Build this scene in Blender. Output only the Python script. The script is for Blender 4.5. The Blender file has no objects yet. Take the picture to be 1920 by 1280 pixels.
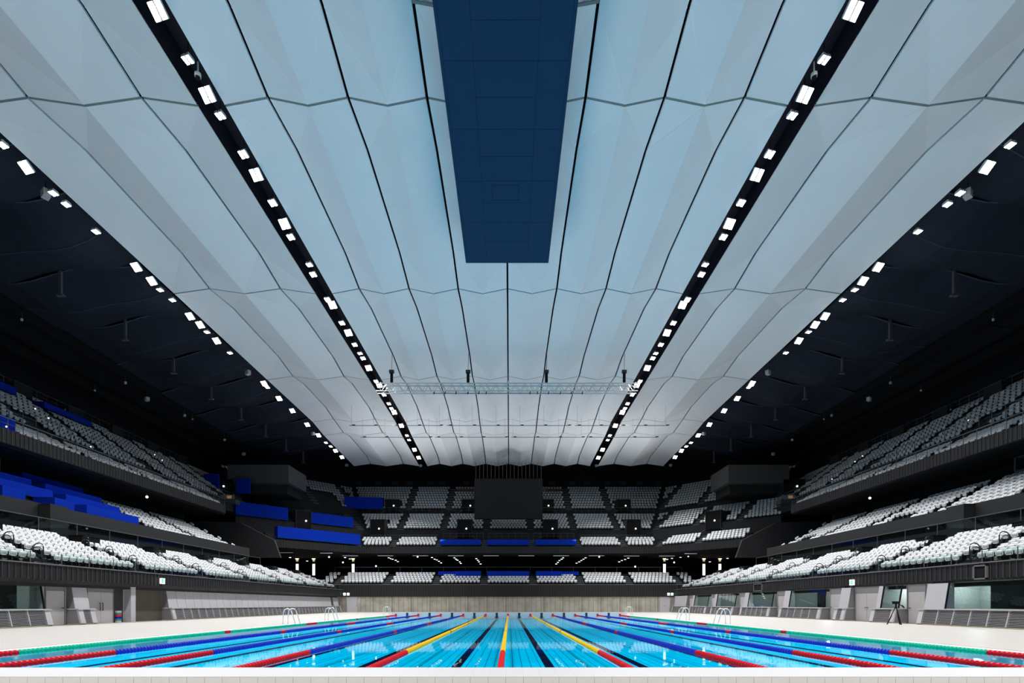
import bpy, math, random
import numpy as np
from mathutils import Vector, Matrix
random.seed(7)
C = bpy.context.scene.collection
SC = bpy.context.scene
F, VX, VY, H, CX = 982.0, 955.4, 1132.4, 1.256, 0.176   # lens and eye of the photograph
def P(px, py, Y):            # pixel + depth -> metres
    return Vector(((px-VX)*Y/F+CX, Y, (VY-py)*Y/F+H))

# ------------------------------------------------------------------ materials
MATS = {}
def mat(name, col, rough=0.6, metal=0.0, noise=0.0, nscale=3.0, spec=0.5, emit=None, estr=0.0, bump=0.0):
    if name in MATS: return MATS[name]
    m = bpy.data.materials.new(name); m.use_nodes = True
    nt = m.node_tree; b = nt.nodes['Principled BSDF']
    b.inputs['Roughness'].default_value = rough
    b.inputs['Metallic'].default_value = metal
    b.inputs['Specular IOR Level'].default_value = spec
    tc = nt.nodes.new('ShaderNodeTexCoord')
    nz = nt.nodes.new('ShaderNodeTexNoise'); nz.inputs['Scale'].default_value = nscale
    nt.links.new(tc.outputs['Object'], nz.inputs['Vector'])
    mp = nt.nodes.new('ShaderNodeMapRange')
    mp.inputs['To Min'].default_value = 1-noise-0.02; mp.inputs['To Max'].default_value = 1+noise+0.02
    nt.links.new(nz.outputs['Fac'], mp.inputs['Value'])
    mx = nt.nodes.new('ShaderNodeVectorMath'); mx.operation = 'SCALE'
    mx.inputs[0].default_value = col[:3]
    nt.links.new(mp.outputs['Result'], mx.inputs['Scale'])
    nt.links.new(mx.outputs['Vector'], b.inputs['Base Color'])
    if bump:
        bp = nt.nodes.new('ShaderNodeBump'); bp.inputs['Strength'].default_value = bump
        nt.links.new(nz.outputs['Fac'], bp.inputs['Height']); nt.links.new(bp.outputs['Normal'], b.inputs['Normal'])
    if emit:
        b.inputs['Emission Color'].default_value = (*emit, 1); b.inputs['Emission Strength'].default_value = estr
        m.cycles.emission_sampling = 'NONE'
    MATS[name] = m
    return m
def grid_lines(m, axis_specs, line_col, noise_keep=True):
    """darken base colour along regular joints: axis_specs = [(axis, pitch, width, offset)] in object space"""
    nt = m.node_tree; b = nt.nodes['Principled BSDF']
    src = b.inputs['Base Color'].links[0].from_socket
    tc = nt.nodes.new('ShaderNodeTexCoord'); sp = nt.nodes.new('ShaderNodeSeparateXYZ')
    nt.links.new(tc.outputs['Object'], sp.inputs[0])
    acc = None
    def M(op, a, bb=None):
        n = nt.nodes.new('ShaderNodeMath'); n.operation = op
        for i, v in enumerate((a, bb)):
            if v is None: continue
            if isinstance(v, (int, float)): n.inputs[i].default_value = v
            else: nt.links.new(v, n.inputs[i])
        return n.outputs[0]
    for ax, pitch, width, off in axis_specs:
        v = M('ADD', sp.outputs[ax], 1000.0*pitch+off)
        v = M('MODULO', v, pitch)
        v = M('LESS_THAN', v, width)
        acc = v if acc is None else M('MAXIMUM', acc, v)
    mx = nt.nodes.new('ShaderNodeMix'); mx.data_type = 'RGBA'
    nt.links.new(acc, mx.inputs[0]); nt.links.new(src, mx.inputs[6]); mx.inputs[7].default_value = (*line_col, 1)
    nt.links.new(mx.outputs[2], b.inputs['Base Color'])
    return m
def glassy(name, tint, fac, rough=0.02, ior=1.45, extra=0.0, gcol=(1, 1, 1)):
    m = bpy.data.materials.new(name); m.use_nodes = True; nt = m.node_tree; nt.nodes.clear()
    out = nt.nodes.new('ShaderNodeOutputMaterial'); mix = nt.nodes.new('ShaderNodeMixShader')
    tr = nt.nodes.new('ShaderNodeBsdfTransparent'); tr.inputs[0].default_value = (*tint, 1)
    gl = nt.nodes.new('ShaderNodeBsdfGlossy'); gl.inputs['Roughness'].default_value = rough
    gl.inputs[0].default_value = (*gcol, 1)
    fr = nt.nodes.new('ShaderNodeFresnel'); fr.inputs[0].default_value = ior
    mu = nt.nodes.new('ShaderNodeMath'); mu.operation = 'MULTIPLY_ADD'
    mu.inputs[1].default_value = fac; mu.inputs[2].default_value = extra
    nt.links.new(fr.outputs[0], mu.inputs[0]); nt.links.new(mu.outputs[0], mix.inputs[0])
    nt.links.new(tr.outputs[0], mix.inputs[1]); nt.links.new(gl.outputs[0], mix.inputs[2])
    nt.links.new(mix.outputs[0], out.inputs[0])
    MATS[name] = m
    return m, nt, gl, fr

M_CEIL = mat('white membrane', (.91, .955, .985), .8, noise=.01, nscale=.3, spec=.1)
M_JOINT = mat('grey green joint strip', (.20, .25, .25), .6)
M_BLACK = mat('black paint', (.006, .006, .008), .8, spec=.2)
M_SLOT = mat('slot lining', (.018, .015, .024), .7, spec=.2)
M_NAVY = mat('navy board', (.010, .050, .115), .7, noise=.06, nscale=.4, spec=.1)
M_NAVYL = mat('navy board joint', (.006, .03, .07), .8, spec=.1)
M_FASC = mat('charcoal ribbed metal', (.013, .013, .0145), .55, spec=.3)
M_FRIB = mat('charcoal rib edge', (.05, .05, .055), .5, spec=.3)
M_LIP = mat('grey metal coping', (.16, .16, .165), .4)
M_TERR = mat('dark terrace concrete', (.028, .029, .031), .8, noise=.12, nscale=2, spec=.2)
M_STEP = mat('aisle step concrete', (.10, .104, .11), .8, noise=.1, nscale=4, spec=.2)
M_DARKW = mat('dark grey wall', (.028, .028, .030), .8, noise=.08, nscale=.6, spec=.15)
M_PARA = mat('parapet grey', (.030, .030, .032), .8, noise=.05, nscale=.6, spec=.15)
M_BOXW = mat('grey corner box', (.085, .085, .087), .8, noise=.04, spec=.15)
M_SEAT = mat('pale grey seat plastic', (.58, .595, .62), .45, noise=.03, nscale=3)
M_BRKT = mat('dark seat bracket', (.02, .02, .022), .5)
M_BLUE = mat('blue cover cloth', (.004, .030, .38), .85, noise=.06, nscale=1.2, spec=.03)
M_DECK = mat('beige white deck tiles', (.435, .415, .397), .45, noise=.03, nscale=1.5, spec=.3)
grid_lines(M_DECK, [(0, .30, .008, 0), (1, .30, .008, 0)], (.37, .35, .33))
M_WHITE = mat('white pool tiles', (.70, .70, .705), .35, noise=.02, nscale=8, spec=.35)
grid_lines(M_WHITE, [(0, .25, .005, .13), (2, .25, .0, 0)], (.55, .55, .56))
M_WFACE = mat('warm white wall tiles', (.84, .82, .80), .4, noise=.02, nscale=5, spec=.3)
grid_lines(M_WFACE, [(0, .25, .006, .13)], (.45, .42, .40))
M_GUT = mat('white gutter', (.82, .82, .82), .4)
M_POOL = mat('cyan pool tiles', (.0, .62, 1.0), .5, noise=.04, nscale=1.5, spec=.0)
grid_lines(M_POOL, [(0, .25, .020, 0), (1, .25, .012, 0)], (.0, .16, .36))
M_LINE = mat('navy lane line tiles', (.004, .010, .045), .5, spec=.0)
M_MARK = mat('dark target tiles', (.015, .03, .05), .5)
M_CONC = mat('board-marked concrete', (.42, .395, .335), .85, noise=.5, nscale=.8, spec=.1)
grid_lines(M_CONC, [(0, 2.9, .09, .4), (0, .725, .04, .1)], (.13, .12, .10))
M_PANEL = mat('light grey wall panel', (.50, .49, .515), .5, noise=.02, nscale=.6)
M_PANELD = mat('mid grey wall panel', (.22, .215, .225), .5, noise=.02)
M_DOOR = mat('warm grey door', (.47, .45, .45), .5, noise=.02)
M_LOUV = mat('louver slat', (.30, .295, .31), .4)
M_LOUVD = mat('louver depth', (.03, .03, .032), .7)
M_BROWN = mat('brown corridor wall', (.10, .085, .065), .8)
M_STEEL = mat('stainless steel', (.85, .85, .86), .3, metal=.25)
M_ALU = mat('aluminium truss', (.55, .57, .60), .35, metal=.6)
M_RAIL = mat('dark grey handrail', (.05, .052, .056), .3, metal=.5)
M_RAILG = mat('grey railing', (.13, .135, .14), .4, metal=.3)
M_RED = mat('red float plastic', (.74, .006, .02), .5, noise=.03, spec=.2)
M_YEL = mat('yellow float plastic', (.95, .58, .010), .5, noise=.03, spec=.2)
M_BLF = mat('blue float plastic', (.008, .03, .50), .5, noise=.03, spec=.2)
M_GRN = mat('green float plastic', (.0, .50, .28), .5, noise=.03, spec=.2)
M_DKF = mat('dark marker float', (.04, .02, .01), .4)
M_LAMP = mat('lit flood lamp lens', (1, 1, 1), .5, emit=(1.0, .95, .92), estr=14.0)
M_LAMPS = mat('small lit lamp', (1, 1, 1), .5, emit=(.95, 1.0, .96), estr=2.5)
M_TUBE = mat('dim linear lamp', (.5, .5, .5), .5, emit=(.72, .85, .9), estr=.35)
M_WARM = mat('warm lit strip', (.8, .8, .8), .5, emit=(1.0, .93, .72), estr=2.2)
M_WARMD = mat('dim warm strip', (.5, .5, .4), .5, emit=(1.0, .8, .45), estr=.55)
M_ORNG = mat('dim orange glow', (.3, .2, .1), .5, emit=(1.0, .55, .28), estr=.16)
M_HOUS = mat('white lamp housing', (.6, .6, .62), .4)
M_HOUSD = mat('dark lamp bracket', (.05, .05, .055), .4, metal=.4)
M_SCREEN = mat('dark screen', (.012, .012, .013), .6, spec=.2)
M_ROOM = mat('pale green room wall', (.50, .535, .53), .7)
grid_lines(M_ROOM, [(1, .9, .012, 0)], (.25, .28, .28))
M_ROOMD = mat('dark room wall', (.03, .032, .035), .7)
M_SGNW = mat('sign white', (.9, .9, .9), .5, emit=(.95, 1, .97), estr=1.2)
M_SGNG = mat('sign green', (.02, .4, .15), .5, emit=(.03, .75, .3), estr=.9)
M_SOFF = mat('dark soffit', (.016, .017, .021), .8, noise=.2, nscale=.3, spec=.15)
M_NET = mat('dark blue netting', (.022, .028, .042), .8, noise=.2, nscale=.2, spec=.1)
M_NETL = mat('net edge cord', (.05, .07, .11), .7)
M_POST = mat('hanger post', (.09, .095, .11), .6)
M_TAN = mat('tan bench boards', (.14, .09, .02), .7)
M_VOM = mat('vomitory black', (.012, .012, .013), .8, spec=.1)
M_PLINTH = mat('tiled plinth', (.40, .36, .27), .6)
M_TEAL = mat('teal lane stripe cloth', (.02, .25, .2), .6)
M_GLASS = glassy('balustrade glass', (.88, .94, .92), .10)[0]
M_WGLASS = glassy('window glass', (.84, .92, .90), .25)[0]
M_WATER, _nt, _gl, _fr = glassy('pool water', (.97, .99, 1.0), .62, rough=.015, ior=1.33, extra=.01)
_nz = _nt.nodes.new('ShaderNodeTexNoise'); _nz.inputs['Scale'].default_value = 2.2; _nz.inputs['Detail'].default_value = 3
_tc = _nt.nodes.new('ShaderNodeTexCoord'); _bp = _nt.nodes.new('ShaderNodeBump')
_bp.inputs['Strength'].default_value = .02; _bp.inputs['Distance'].default_value = .05
_nt.links.new(_tc.outputs['Object'], _nz.inputs['Vector']); _nt.links.new(_nz.outputs['Fac'], _bp.inputs['Height'])
_nt.links.new(_bp.outputs['Normal'], _gl.inputs['Normal'])

# ------------------------------------------------------------------ mesh helpers
class MB:
    def __init__(s): s.v = []; s.f = []; s.mi = []; s.m = 0
    def quad(s, *pts):
        k = len(s.v); s.v += [tuple(p) for p in pts]; s.f.append(tuple(range(k, k+len(pts)))); s.mi.append(s.m)
    def hexa(s, p):   # 8 pts: bottom 0-3, top 4-7
        k = len(s.v); s.v += [tuple(q) for q in p]
        for f in ((3, 2, 1, 0), (4, 5, 6, 7), (0, 1, 5, 4), (1, 2, 6, 5), (2, 3, 7, 6), (3, 0, 4, 7)):
            s.f.append(tuple(k+i for i in f)); s.mi.append(s.m)
    def box(s, x0, x1, y0, y1, z0, z1):
        s.hexa([(x0, y0, z0), (x1, y0, z0), (x1, y1, z0), (x0, y1, z0), (x0, y0, z1), (x1, y0, z1), (x1, y1, z1), (x0, y1, z1)])
    def bar(s, a, b, w, h=None):     # rectangular bar along a->b
        a = Vector(a); b = Vector(b); d = (b-a).normalized(); h = h or w
        up = Vector((0, 0, 1)) if abs(d.z) < .95 else Vector((0, 1, 0))
        u = d.cross(up).normalized()*w/2; v = u.cross(d).normalized()*h/2
        s.hexa([a-u-v, a+u-v, b+u-v, b-u-v, a-u+v, a+u+v, b+u+v, b-u+v])
    def tube(s, pts, r, n=6):
        pts = [Vector(p) for p in pts]; k0 = len(s.v)
        for i, p in enumerate(pts):
            d = (pts[min(i+1, len(pts)-1)]-pts[max(i-1, 0)]).normalized()
            up = Vector((0, 0, 1)) if abs(d.z) < .9 else Vector((1, 0, 0))
            u = d.cross(up).normalized(); v = u.cross(d).normalized()
            for j in range(n):
                a = 2*math.pi*j/n; s.v.append(tuple(p+u*math.cos(a)*r+v*math.sin(a)*r))
        for i in range(len(pts)-1):
            for j in range(n):
                a = k0+i*n+j; b = k0+i*n+(j+1) % n
                s.f.append((a, b, b+n, a+n)); s.mi.append(s.m)
        s.f.append(tuple(k0+j for j in range(n))[::-1]); s.mi.append(s.m)
        s.f.append(tuple(k0+(len(pts)-1)*n+j for j in range(n))); s.mi.append(s.m)
    def cyl(s, a, b, r, n=12): s.tube([a, b], r, n)
    def prism(s, poly, t):           # poly 3D planar outline extruded by vector t
        k = len(s.v); n = len(poly); t = Vector(t)
        s.v += [tuple(p) for p in poly]+[tuple(Vector(p)+t) for p in poly]
        s.f.append(tuple(range(k, k+n))[::-1]); s.mi.append(s.m)
        s.f.append(tuple(range(k+n, k+2*n))); s.mi.append(s.m)
        for i in range(n):
            j = (i+1) % n
            s.f.append((k+i, k+j, k+n+j, k+n+i)); s.mi.append(s.m)
    def build(s, name, mats, parent=None, smooth=False):
        me = bpy.data.meshes.new(name); me.from_pydata(s.v, [], s.f)
        mats = mats if isinstance(mats, (list, tuple)) else [mats]
        for m in mats: me.materials.append(m)
        if len(mats) > 1: me.polygons.foreach_set('material_index', s.mi)
        if smooth: me.polygons.foreach_set('use_smooth', [True]*len(me.polygons))
        me.update()
        o = bpy.data.objects.new(name, me); C.objects.link(o)
        if parent:
            o.parent = parent; o.matrix_parent_inverse = Matrix.Identity(4)
            if parent.location.length > 0 or parent.rotation_euler.z:
                pass
        return o
def tag(o, label=None, cat=None, group=None, kind=None):
    if label: o['label'] = label
    if cat: o['category'] = cat
    if group: o['group'] = group
    if kind: o['kind'] = kind
    return o
def struct(name, mb, m, parent=None):
    o = mb.build(name, m, parent)
    if parent is None: o['kind'] = 'structure'
    return o
def empty(name, loc=(0, 0, 0), rz=0, label=None, cat=None, group=None):
    o = bpy.data.objects.new(name, None); C.objects.link(o); o.location = loc; o.rotation_euler = (0, 0, rz)
    o.empty_display_size = .2
    return tag(o, label, cat, group)
KIDS = {}
def reg(root, *ch): KIDS.setdefault(root.name, []).extend(ch)
def part(name, mb, m, root, smooth=False):
    o = mb.build(name, m, root, smooth); KIDS.setdefault(root.name, []).append(o); return o
def dup(root, loc, rz=None, label=None, group=None):
    r = root.copy(); C.objects.link(r); r.location = loc
    if rz is not None: r.rotation_euler = (0, 0, rz)
    if label: r['label'] = label
    if group: r['group'] = group
    for ch in KIDS.get(root.name, []):
        c = ch.copy(); C.objects.link(c); c.parent = r
        KIDS.setdefault(r.name, []).append(c)
        for g in KIDS.get(ch.name, []):
            d = g.copy(); C.objects.link(d); d.parent = c
    return r
ORD = 'first second third fourth fifth sixth seventh eighth ninth tenth eleventh twelfth thirteenth fourteenth fifteenth sixteenth seventeenth eighteenth nineteenth twentieth'.split()
TENS = {2: 'twenty', 3: 'thirty', 4: 'forty', 5: 'fifty', 6: 'sixty', 7: 'seventy', 8: 'eighty', 9: 'ninety'}
def nth(i):
    i += 1
    if i <= 20: return ORD[i-1]
    t, u = divmod(i, 10)
    if t > 9: return '%dth' % i
    return TENS[t][:-1]+'ieth' if u == 0 else TENS[t]+'-'+ORD[u-1]

# ------------------------------------------------------------------ camera
cam = bpy.data.cameras.new('camera'); co = bpy.data.objects.new('camera', cam); C.objects.link(co)
co.location = (CX, 0, H); co.rotation_euler = (math.pi/2, 0, 0)
cam.sensor_width = 36; cam.lens = F/1920*36; cam.shift_x = (960-VX)/1920; cam.shift_y = (VY-640)/1920
cam.clip_start = .05; cam.clip_end = 400
SC.camera = co
w = bpy.data.worlds.new('world'); SC.world = w; w.use_nodes = True
w.node_tree.nodes['Background'].inputs[0].default_value = (0, 0, 0, 1)

# ------------------------------------------------------------------ floor, pool
PW, Y0, Y1 = 13.0, 8.46, 58.46
DZ = .05
b = MB()
for x0, x1, y0, y1 in ((-31, -PW-.35, -6, 80.3), (PW+.35, 31, -6, 80.3), (-PW-.35, PW+.35, -6, Y0-1.07), (-PW-.35, PW+.35, Y1+1.05, 80.3)):
    b.box(x0, x1, y0, y1, -.3, DZ)
struct('floor', b, M_DECK)
b = MB()
for s in (-1, 1):
    xa, xb = sorted((s*PW, s*(PW+.35)))
    b.box(xa, xb, Y0-1.07, Y1+1.05, -1.0, DZ-.01)
struct('trim_1', b, M_GUT)
b = MB(); b.box(-PW-.2, PW+.2, Y0-.2, Y1+.2, -.62, -.42)
struct('floor_pool', b, M_POOL)
# lane lines on the pool bottom
root = empty('lane_markings', (0, 0, -.42)); root['kind'] = 'structure'
for k in range(-5, 5):
    x = (k+.5)*2.5
    b = MB(); b.box(x-.125, x+.125, Y0+.9, Y1-1.2, 0, .004)
    for yy in (Y0+1.9, Y1-2.0): b.box(x-.5, x+.5, yy-.125, yy+.125, 0, .0045)
    b.box(x-.45, x+.45, 33.2, 33.42, 0, .0045)
    part('lane_line', b, M_LINE, root)
# near and far bulkheads
b = MB(); b.m = 0; b.box(-PW, PW, Y0-1.07, Y0, .02, .235); b.m = 1
b.box(-PW, PW, Y0-1.072, Y0-1.03, -.3, .222)
b.m = 0; b.box(-PW, PW, Y0-1.0, Y0, -.5, .02)
nb = b.build('pool_end_wall', [M_WHITE, M_WFACE]); nb['kind'] = 'structure'
b = MB(); b.box(-PW-.3, PW+.3, Y1, Y1+1.05, -.5, .33)
fb = b.build('pool_end_wall', M_WHITE); fb['kind'] = 'structure'
for k in range(-5, 5):
    x = (k+.5)*2.5
    b = MB(); b.box(x-.125, x+.125, Y1-.02, Y1, -.42, .31); b.box(x-.25, x+.25, Y1-.018, Y1, -.33, -.10)
    o = b.build('target_mark', M_MARK, fb)
b = MB(); b.quad((-PW, Y0, 0), (PW, Y0, 0), (PW, Y1, 0), (-PW, Y1, 0))
o = b.build('water', M_WATER); o['kind'] = 'structure'

# ------------------------------------------------------------------ lane ropes
ROPE = {0: ('yellow', M_YEL), 1: ('yellow', M_YEL), 2: ('blue', M_BLF), 3: ('blue', M_BLF), 4: ('blue', M_BLF), 5: ('green', M_GRN)}
def rope(k):
    cname, cm = ROPE[abs(k)]
    side = 'through the middle of the pool' if k == 0 else ('%s from the centre towards the %s wall' % (ORD[abs(k)-1], 'unbroken panel' if k < 0 else 'windowed'))
    if k == 0: lab = 'yellow lane rope with red ends through the middle of the pool'
    elif abs(k) == 5: lab = 'green lane rope with red ends along the %s pool edge' % ('left' if k < 0 else 'right')
    else: lab = '%s lane rope with red ends, %s out %s of the middle rope' % (cname, ORD[abs(k)-1], 'left' if k < 0 else 'right')
    r = empty('lane_rope', (k*2.5, Y0, 0.015), 0, lab, 'lane rope', 'lane ropes floating on the pool')
    runs = []
    n = int(49.85/.128); ang = [2*math.pi*j/10 for j in range(10)]
    for i in range(n):
        y = .08+i*.128
        if y < 5 or y > 45: key = 'end_floats'
        elif abs(y-25) < (.9 if abs(k) > 1 else .12) or abs(y-15) < (.28 if abs(k) > 1 else .12) or abs(y-35) < (.28 if abs(k) > 1 else .12): key = 'marker_floats'
        else: key = 'lane_floats'
        if not runs or runs[-1][0] != key: runs.append((key, []))
        runs[-1][1].append((y, .074, .070))
    for key, lst in runs:
        b = MB()
        for y, L, R in lst:
            prof = ((y, R*.3), (y+.012, R), (y+L-.012, R), (y+L, R*.3))
            k0 = len(b.v)
            for yy, rr in prof:
                for a in ang: b.v.append((math.cos(a)*rr, yy, math.sin(a)*rr))
            for q in range(3):
                for j in range(10):
                    a1 = k0+q*10+j; a2 = k0+q*10+(j+1) % 10
                    b.f.append((a1, a2, a2+10, a1+10)); b.mi.append(0)
            b.f.append(tuple(range(k0+9, k0-1, -1))); b.mi.append(0)
            b.f.append(tuple(range(k0+30, k0+40))); b.mi.append(0)
        m = {'end_floats': M_RED, 'lane_floats': cm, 'marker_floats': M_RED if abs(k) > 1 else M_DKF}[key]
        o = part(key, b, m, r)
        if key == 'end_floats': o['label'] = 'red floats at the rope end'
        if key == 'marker_floats': o['label'] = 'red distance marker floats' if abs(k) > 1 else 'dark distance marker float'
    b = MB(); b.tube([(0, -.02, 0), (0, 50.0, 0)], .012, 5)
    part('cable', b, M_BRKT, r)
    b = MB(); b.box(-.10, .10, 49.90, 49.99, -.02, .17)
    part('anchor', b, M_RED, r)['label'] = 'red brown anchor block on the end wall'
for k in range(-5, 6): rope(k)

# ------------------------------------------------------------------ ladders
def ladder(s, y, lab):
    r = empty('pool_ladder', (s*(PW+.18), y, DZ), 0 if s > 0 else math.pi, lab, 'pool ladder', 'steel pool ladders')
    for dy in (-.36, .36):
        pts = [(x, dy, z) for x, z in ((.34, 0), (.33, .40), (.31, .70), (.26, .84), (.16, .92), (.04, .94), (-.08, .90), (-.17, .80), (-.28, .45), (-.40, .05), (-.44, -.42))]
        b = MB(); b.tube(pts, .028, 8); part('rail', b, M_STEEL, r, True)
    for z in (-.12, -.36):
        b = MB(); b.box(-.50, -.36, -.36, .36, z, z+.03); part('tread', b, M_STEEL, r)
for s, nm in ((-1, 'left'), (1, 'right')):
    for y, w_ in ((32.0, 'nearest'), (39.2, 'middle'), (57.2, 'farthest')):
        ladder(s, y, 'stainless steel hooped ladder on the %s pool edge, %s of the three' % (nm, w_))

# ------------------------------------------------------------------ lower side walls
def side_units(s, X0, units, solid):
    nm = 'left' if s < 0 else 'right'
    sx = lambda d: s*(X0+d)
    def q(b, pr, y0, y1):            # extrude a profile [(d,z)...] along y
        b.prism([(sx(d), y0, z) for d, z in pr], (0, y1-y0, 0))
    # recessed back wall with gaps closed
    segs = []
    prev = 20.0
    for u in units:
        if u[0] > prev: segs.append((prev, u[0]))
        prev = u[1]
    segs.append((prev, 80.2))
    b = MB()
    for y0, y1 in segs:
        x0, x1 = sorted((sx(.9), sx(1.05)))
        b.box(x0, x1, y0, y1, DZ, 2.5)
    struct('wall_'+nm, b, M_PANEL)
    for i, u in enumerate(units):
        y0, y1, glass, npan = u
        r = empty('wall_bay_'+nm, (0, 0, 0)); r['kind'] = 'structure'
        # side cheeks and base
        b = MB(); pr = [(0, .13), (.9, .13), (.9, .95), (.2, .95)]
        q(b, pr, y0, y0+.14); q(b, pr, y1-.14, y1)
        part('base_cheek', b, M_PANELD, r)
        b = MB()
        for ya, yb in ((y0-.005, y0+.34), (y1-.34, y1+.005)): q(b, [(-.012, .13), (.1, .13), (.3, .94), (.19, .94)], ya, yb)
        part('pilaster', b, M_PANEL, r)
        b = MB(); q(b, [(.03, DZ), (.9, DZ), (.9, .13), (.03, .13)], y0+.01, y1-.01)
        part('plinth', b, M_PLINTH, r)
        b = MB(); q(b, [(.12, .93), (.9, .93), (.9, 1.0), (.12, 1.0)], y0-.05, y1+.05)
        part('counter_ledge', b, M_PANEL, r)
        ya, yb = y0+.34, y1-.34
        if yb > ya:
            b = MB(); q(b, [(.12, .14), (.9, .14), (.9, .93), (.31, .93)], ya, yb); part('louver_recess', b, M_LOUVD, r)
            n = max(1, round((yb-ya)/1.02)); stp = (yb-ya)/n
            for j in range(n):
                b = MB()
                for t in range(10):
                    z = .165+t*.077; d = .005+.2*(z-.13)/.82
                    b.hexa([(sx(d), ya+j*stp+.02, z), (sx(d), ya+(j+1)*stp-.02, z), (sx(d+.05), ya+(j+1)*stp-.02, z+.022), (sx(d+.05), ya+j*stp+.02, z+.022),
                            (sx(d), ya+j*stp+.02, z+.026), (sx(d), ya+(j+1)*stp-.02, z+.026), (sx(d+.05), ya+(j+1)*stp-.02, z+.040), (sx(d+.05), ya+j*stp+.02, z+.040)])
                part('louver', b, M_LOUV, r)
                if j:
                    b = MB(); q(b, [(-.02, .13), (.1, .13), (.3, .94), (.18, .94)], ya+j*stp-.025, ya+j*stp+.025); part('mullion', b, M_PANEL, r)
        # upper leaning face
        top = 2.46; dA, dB = .42, .66
        if not glass:
            n = max(1, round((y1-y0-.1)/1.1)); stp = (y1-y0-.1)/n
            for j in range(n):
                b = MB(); q(b, [(dA, 1.0), (dA+.06, 1.0), (dB+.06, top), (dB, top)], y0+.05+j*stp+.018, y0+.05+(j+1)*stp-.018); part('leaning_panel', b, M_PANEL, r)
            b = MB(); q(b, [(dA+.02, 1.0), (1.0, 1.0), (1.0, top), (dB+.02, top)], y0+.055, y1-.055); part('panel_core', b, M_PANELD, r)
        else:
            yg = y1-glass   # solid leaning panel at the far end
            b = MB(); q(b, [(dA, 1.0), (1.0, 1.0), (1.0, top), (dB, top)], yg, y1-.05); part('leaning_panel', b, M_PANEL, r)
            b = MB(); q(b, [(dA+.02, 1.0), (dA+.035, 1.0), (dB+.035, top), (dB+.02, top)], y0+.08, yg-.02); part('window_glass', b, M_WGLASS, r)
            b = MB()
            for yy in (y0+.05, yg-.06): q(b, [(dA-.01, 1.0), (dA+.07, 1.0), (dB+.07, top), (dB-.01, top)], yy, yy+.05)
            part('window_frame', b, M_BLACK, r)
            # the room seen through the glass
            b = MB(); X2 = 4.2
            dark_cut = npan
            b.m = 0
            xx = sorted((sx(3.8), sx(3.9))); b.box(xx[0], xx[1], y0-.1, y1, DZ, 2.6)
            b.m = 0
            xx = sorted((sx(.9), sx(3.9))); b.box(xx[0], xx[1], y1-.05, y1+.05, DZ, 2.6)
            b.m = 0; b.box(xx[0], xx[1], y0-.12, y0-.05, DZ, 2.6)
            b.m = 1; b.box(xx[0], xx[1], y0-.1, y1, 2.45, 2.6)
            b.m = 1; b.box(xx[0], xx[1], y0-.1, y1, DZ, DZ+.03)
            o = b.build('room_interior', [M_ROOM, M_PANELD], r)
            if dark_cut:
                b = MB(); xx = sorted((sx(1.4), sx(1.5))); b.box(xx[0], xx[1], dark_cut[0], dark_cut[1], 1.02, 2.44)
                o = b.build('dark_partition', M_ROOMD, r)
    # doors in the gaps
    return segs
UL = [(20.0, 28.9, .01, (20, 28.25)), (30.8, 32.0, 0, None), (39.3, 75.4, 0, None), (76.3, 78.6, 0, None)]
UR = [(21.0, 31.2, 1.5, (21.2, 27.9)), (33.15, 35.3, .45, None), (38.1, 39.3, 0, None), (41.1, 47.3, 1.0, (42.6, 43.6)), (49.2, 55.3, 1.0, None),
      (57.3, 63.4, .8, None), (65.2, 71.0, .8, None), (73.2, 78.5, 0, None)]
# fix: widen the corridor recess on the left
side_units(-1, 25.0, UL, None)
side_units(1, 24.4, UR, None)
DOORN = [0]
def door(s, X, y0, y1, leaves=1, m=None, hand=True, zt=2.25, trans=True):
    DOORN[0] += 1
    m = m or M_DOOR
    x0, x1 = sorted((s*X, s*(X-.06)))
    r = empty('door_%d' % DOORN[0], (0, 0, 0)); r['kind'] = 'structure'
    L = (y1-y0)/leaves
    for i in range(leaves):
        b = MB(); b.box(x0, x1, y0+i*L+.012, y0+(i+1)*L-.012, DZ+.01, 2.02); lf = part('door_leaf', b, m, r)
        b = MB()
        yy = y0+i*L+(.10 if i % 2 else L-.12) if leaves > 1 else y0+L-.14
        if hand:
            b.box(min(s*(X-.06), s*(X-.13)), max(s*(X-.06), s*(X-.13)), yy, yy+.03, 1.0, 1.05); b.bar((s*(X-.12), yy, 1.02), (s*(X-.12), yy-.14, 1.02), .02)
        else:
            b.bar((s*(X-.13), yy, .85), (s*(X-.13), yy, 1.35), .03); b.bar((s*(X-.05), yy, .87), (s*(X-.13), yy, .87), .025); b.bar((s*(X-.05), yy, 1.33), (s*(X-.13), yy, 1.33), .025)
        part('door_handle', b, M_HOUSD, lf)
    b = MB(); b.box(x0, x1, y0, y1, 2.04, 2.46); part('transom_panel', b, M_PANELD, r)
    b = MB(); xf = s*(X-.08); xs = sorted((xf, s*X))
    for yy in (y0-.05, y1): b.box(xs[0], xs[1], yy, yy+.05, DZ, 2.47)
    part('door_frame', b, M_PANELD, r)
    return r
door(-1, 25.9, 29.4, 30.6)
door(-1, 25.9, 32.3, 34.35, 2, hand=False)
for y0, y1 in ((31.6, 32.9), (35.6, 37.9), (39.6, 40.9), (47.5, 48.9), (55.6, 56.9), (63.7, 64.9), (71.3, 72.9)):
    door(1, 25.3, y0, y1, 2 if y1-y0 > 2 else 1)
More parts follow.
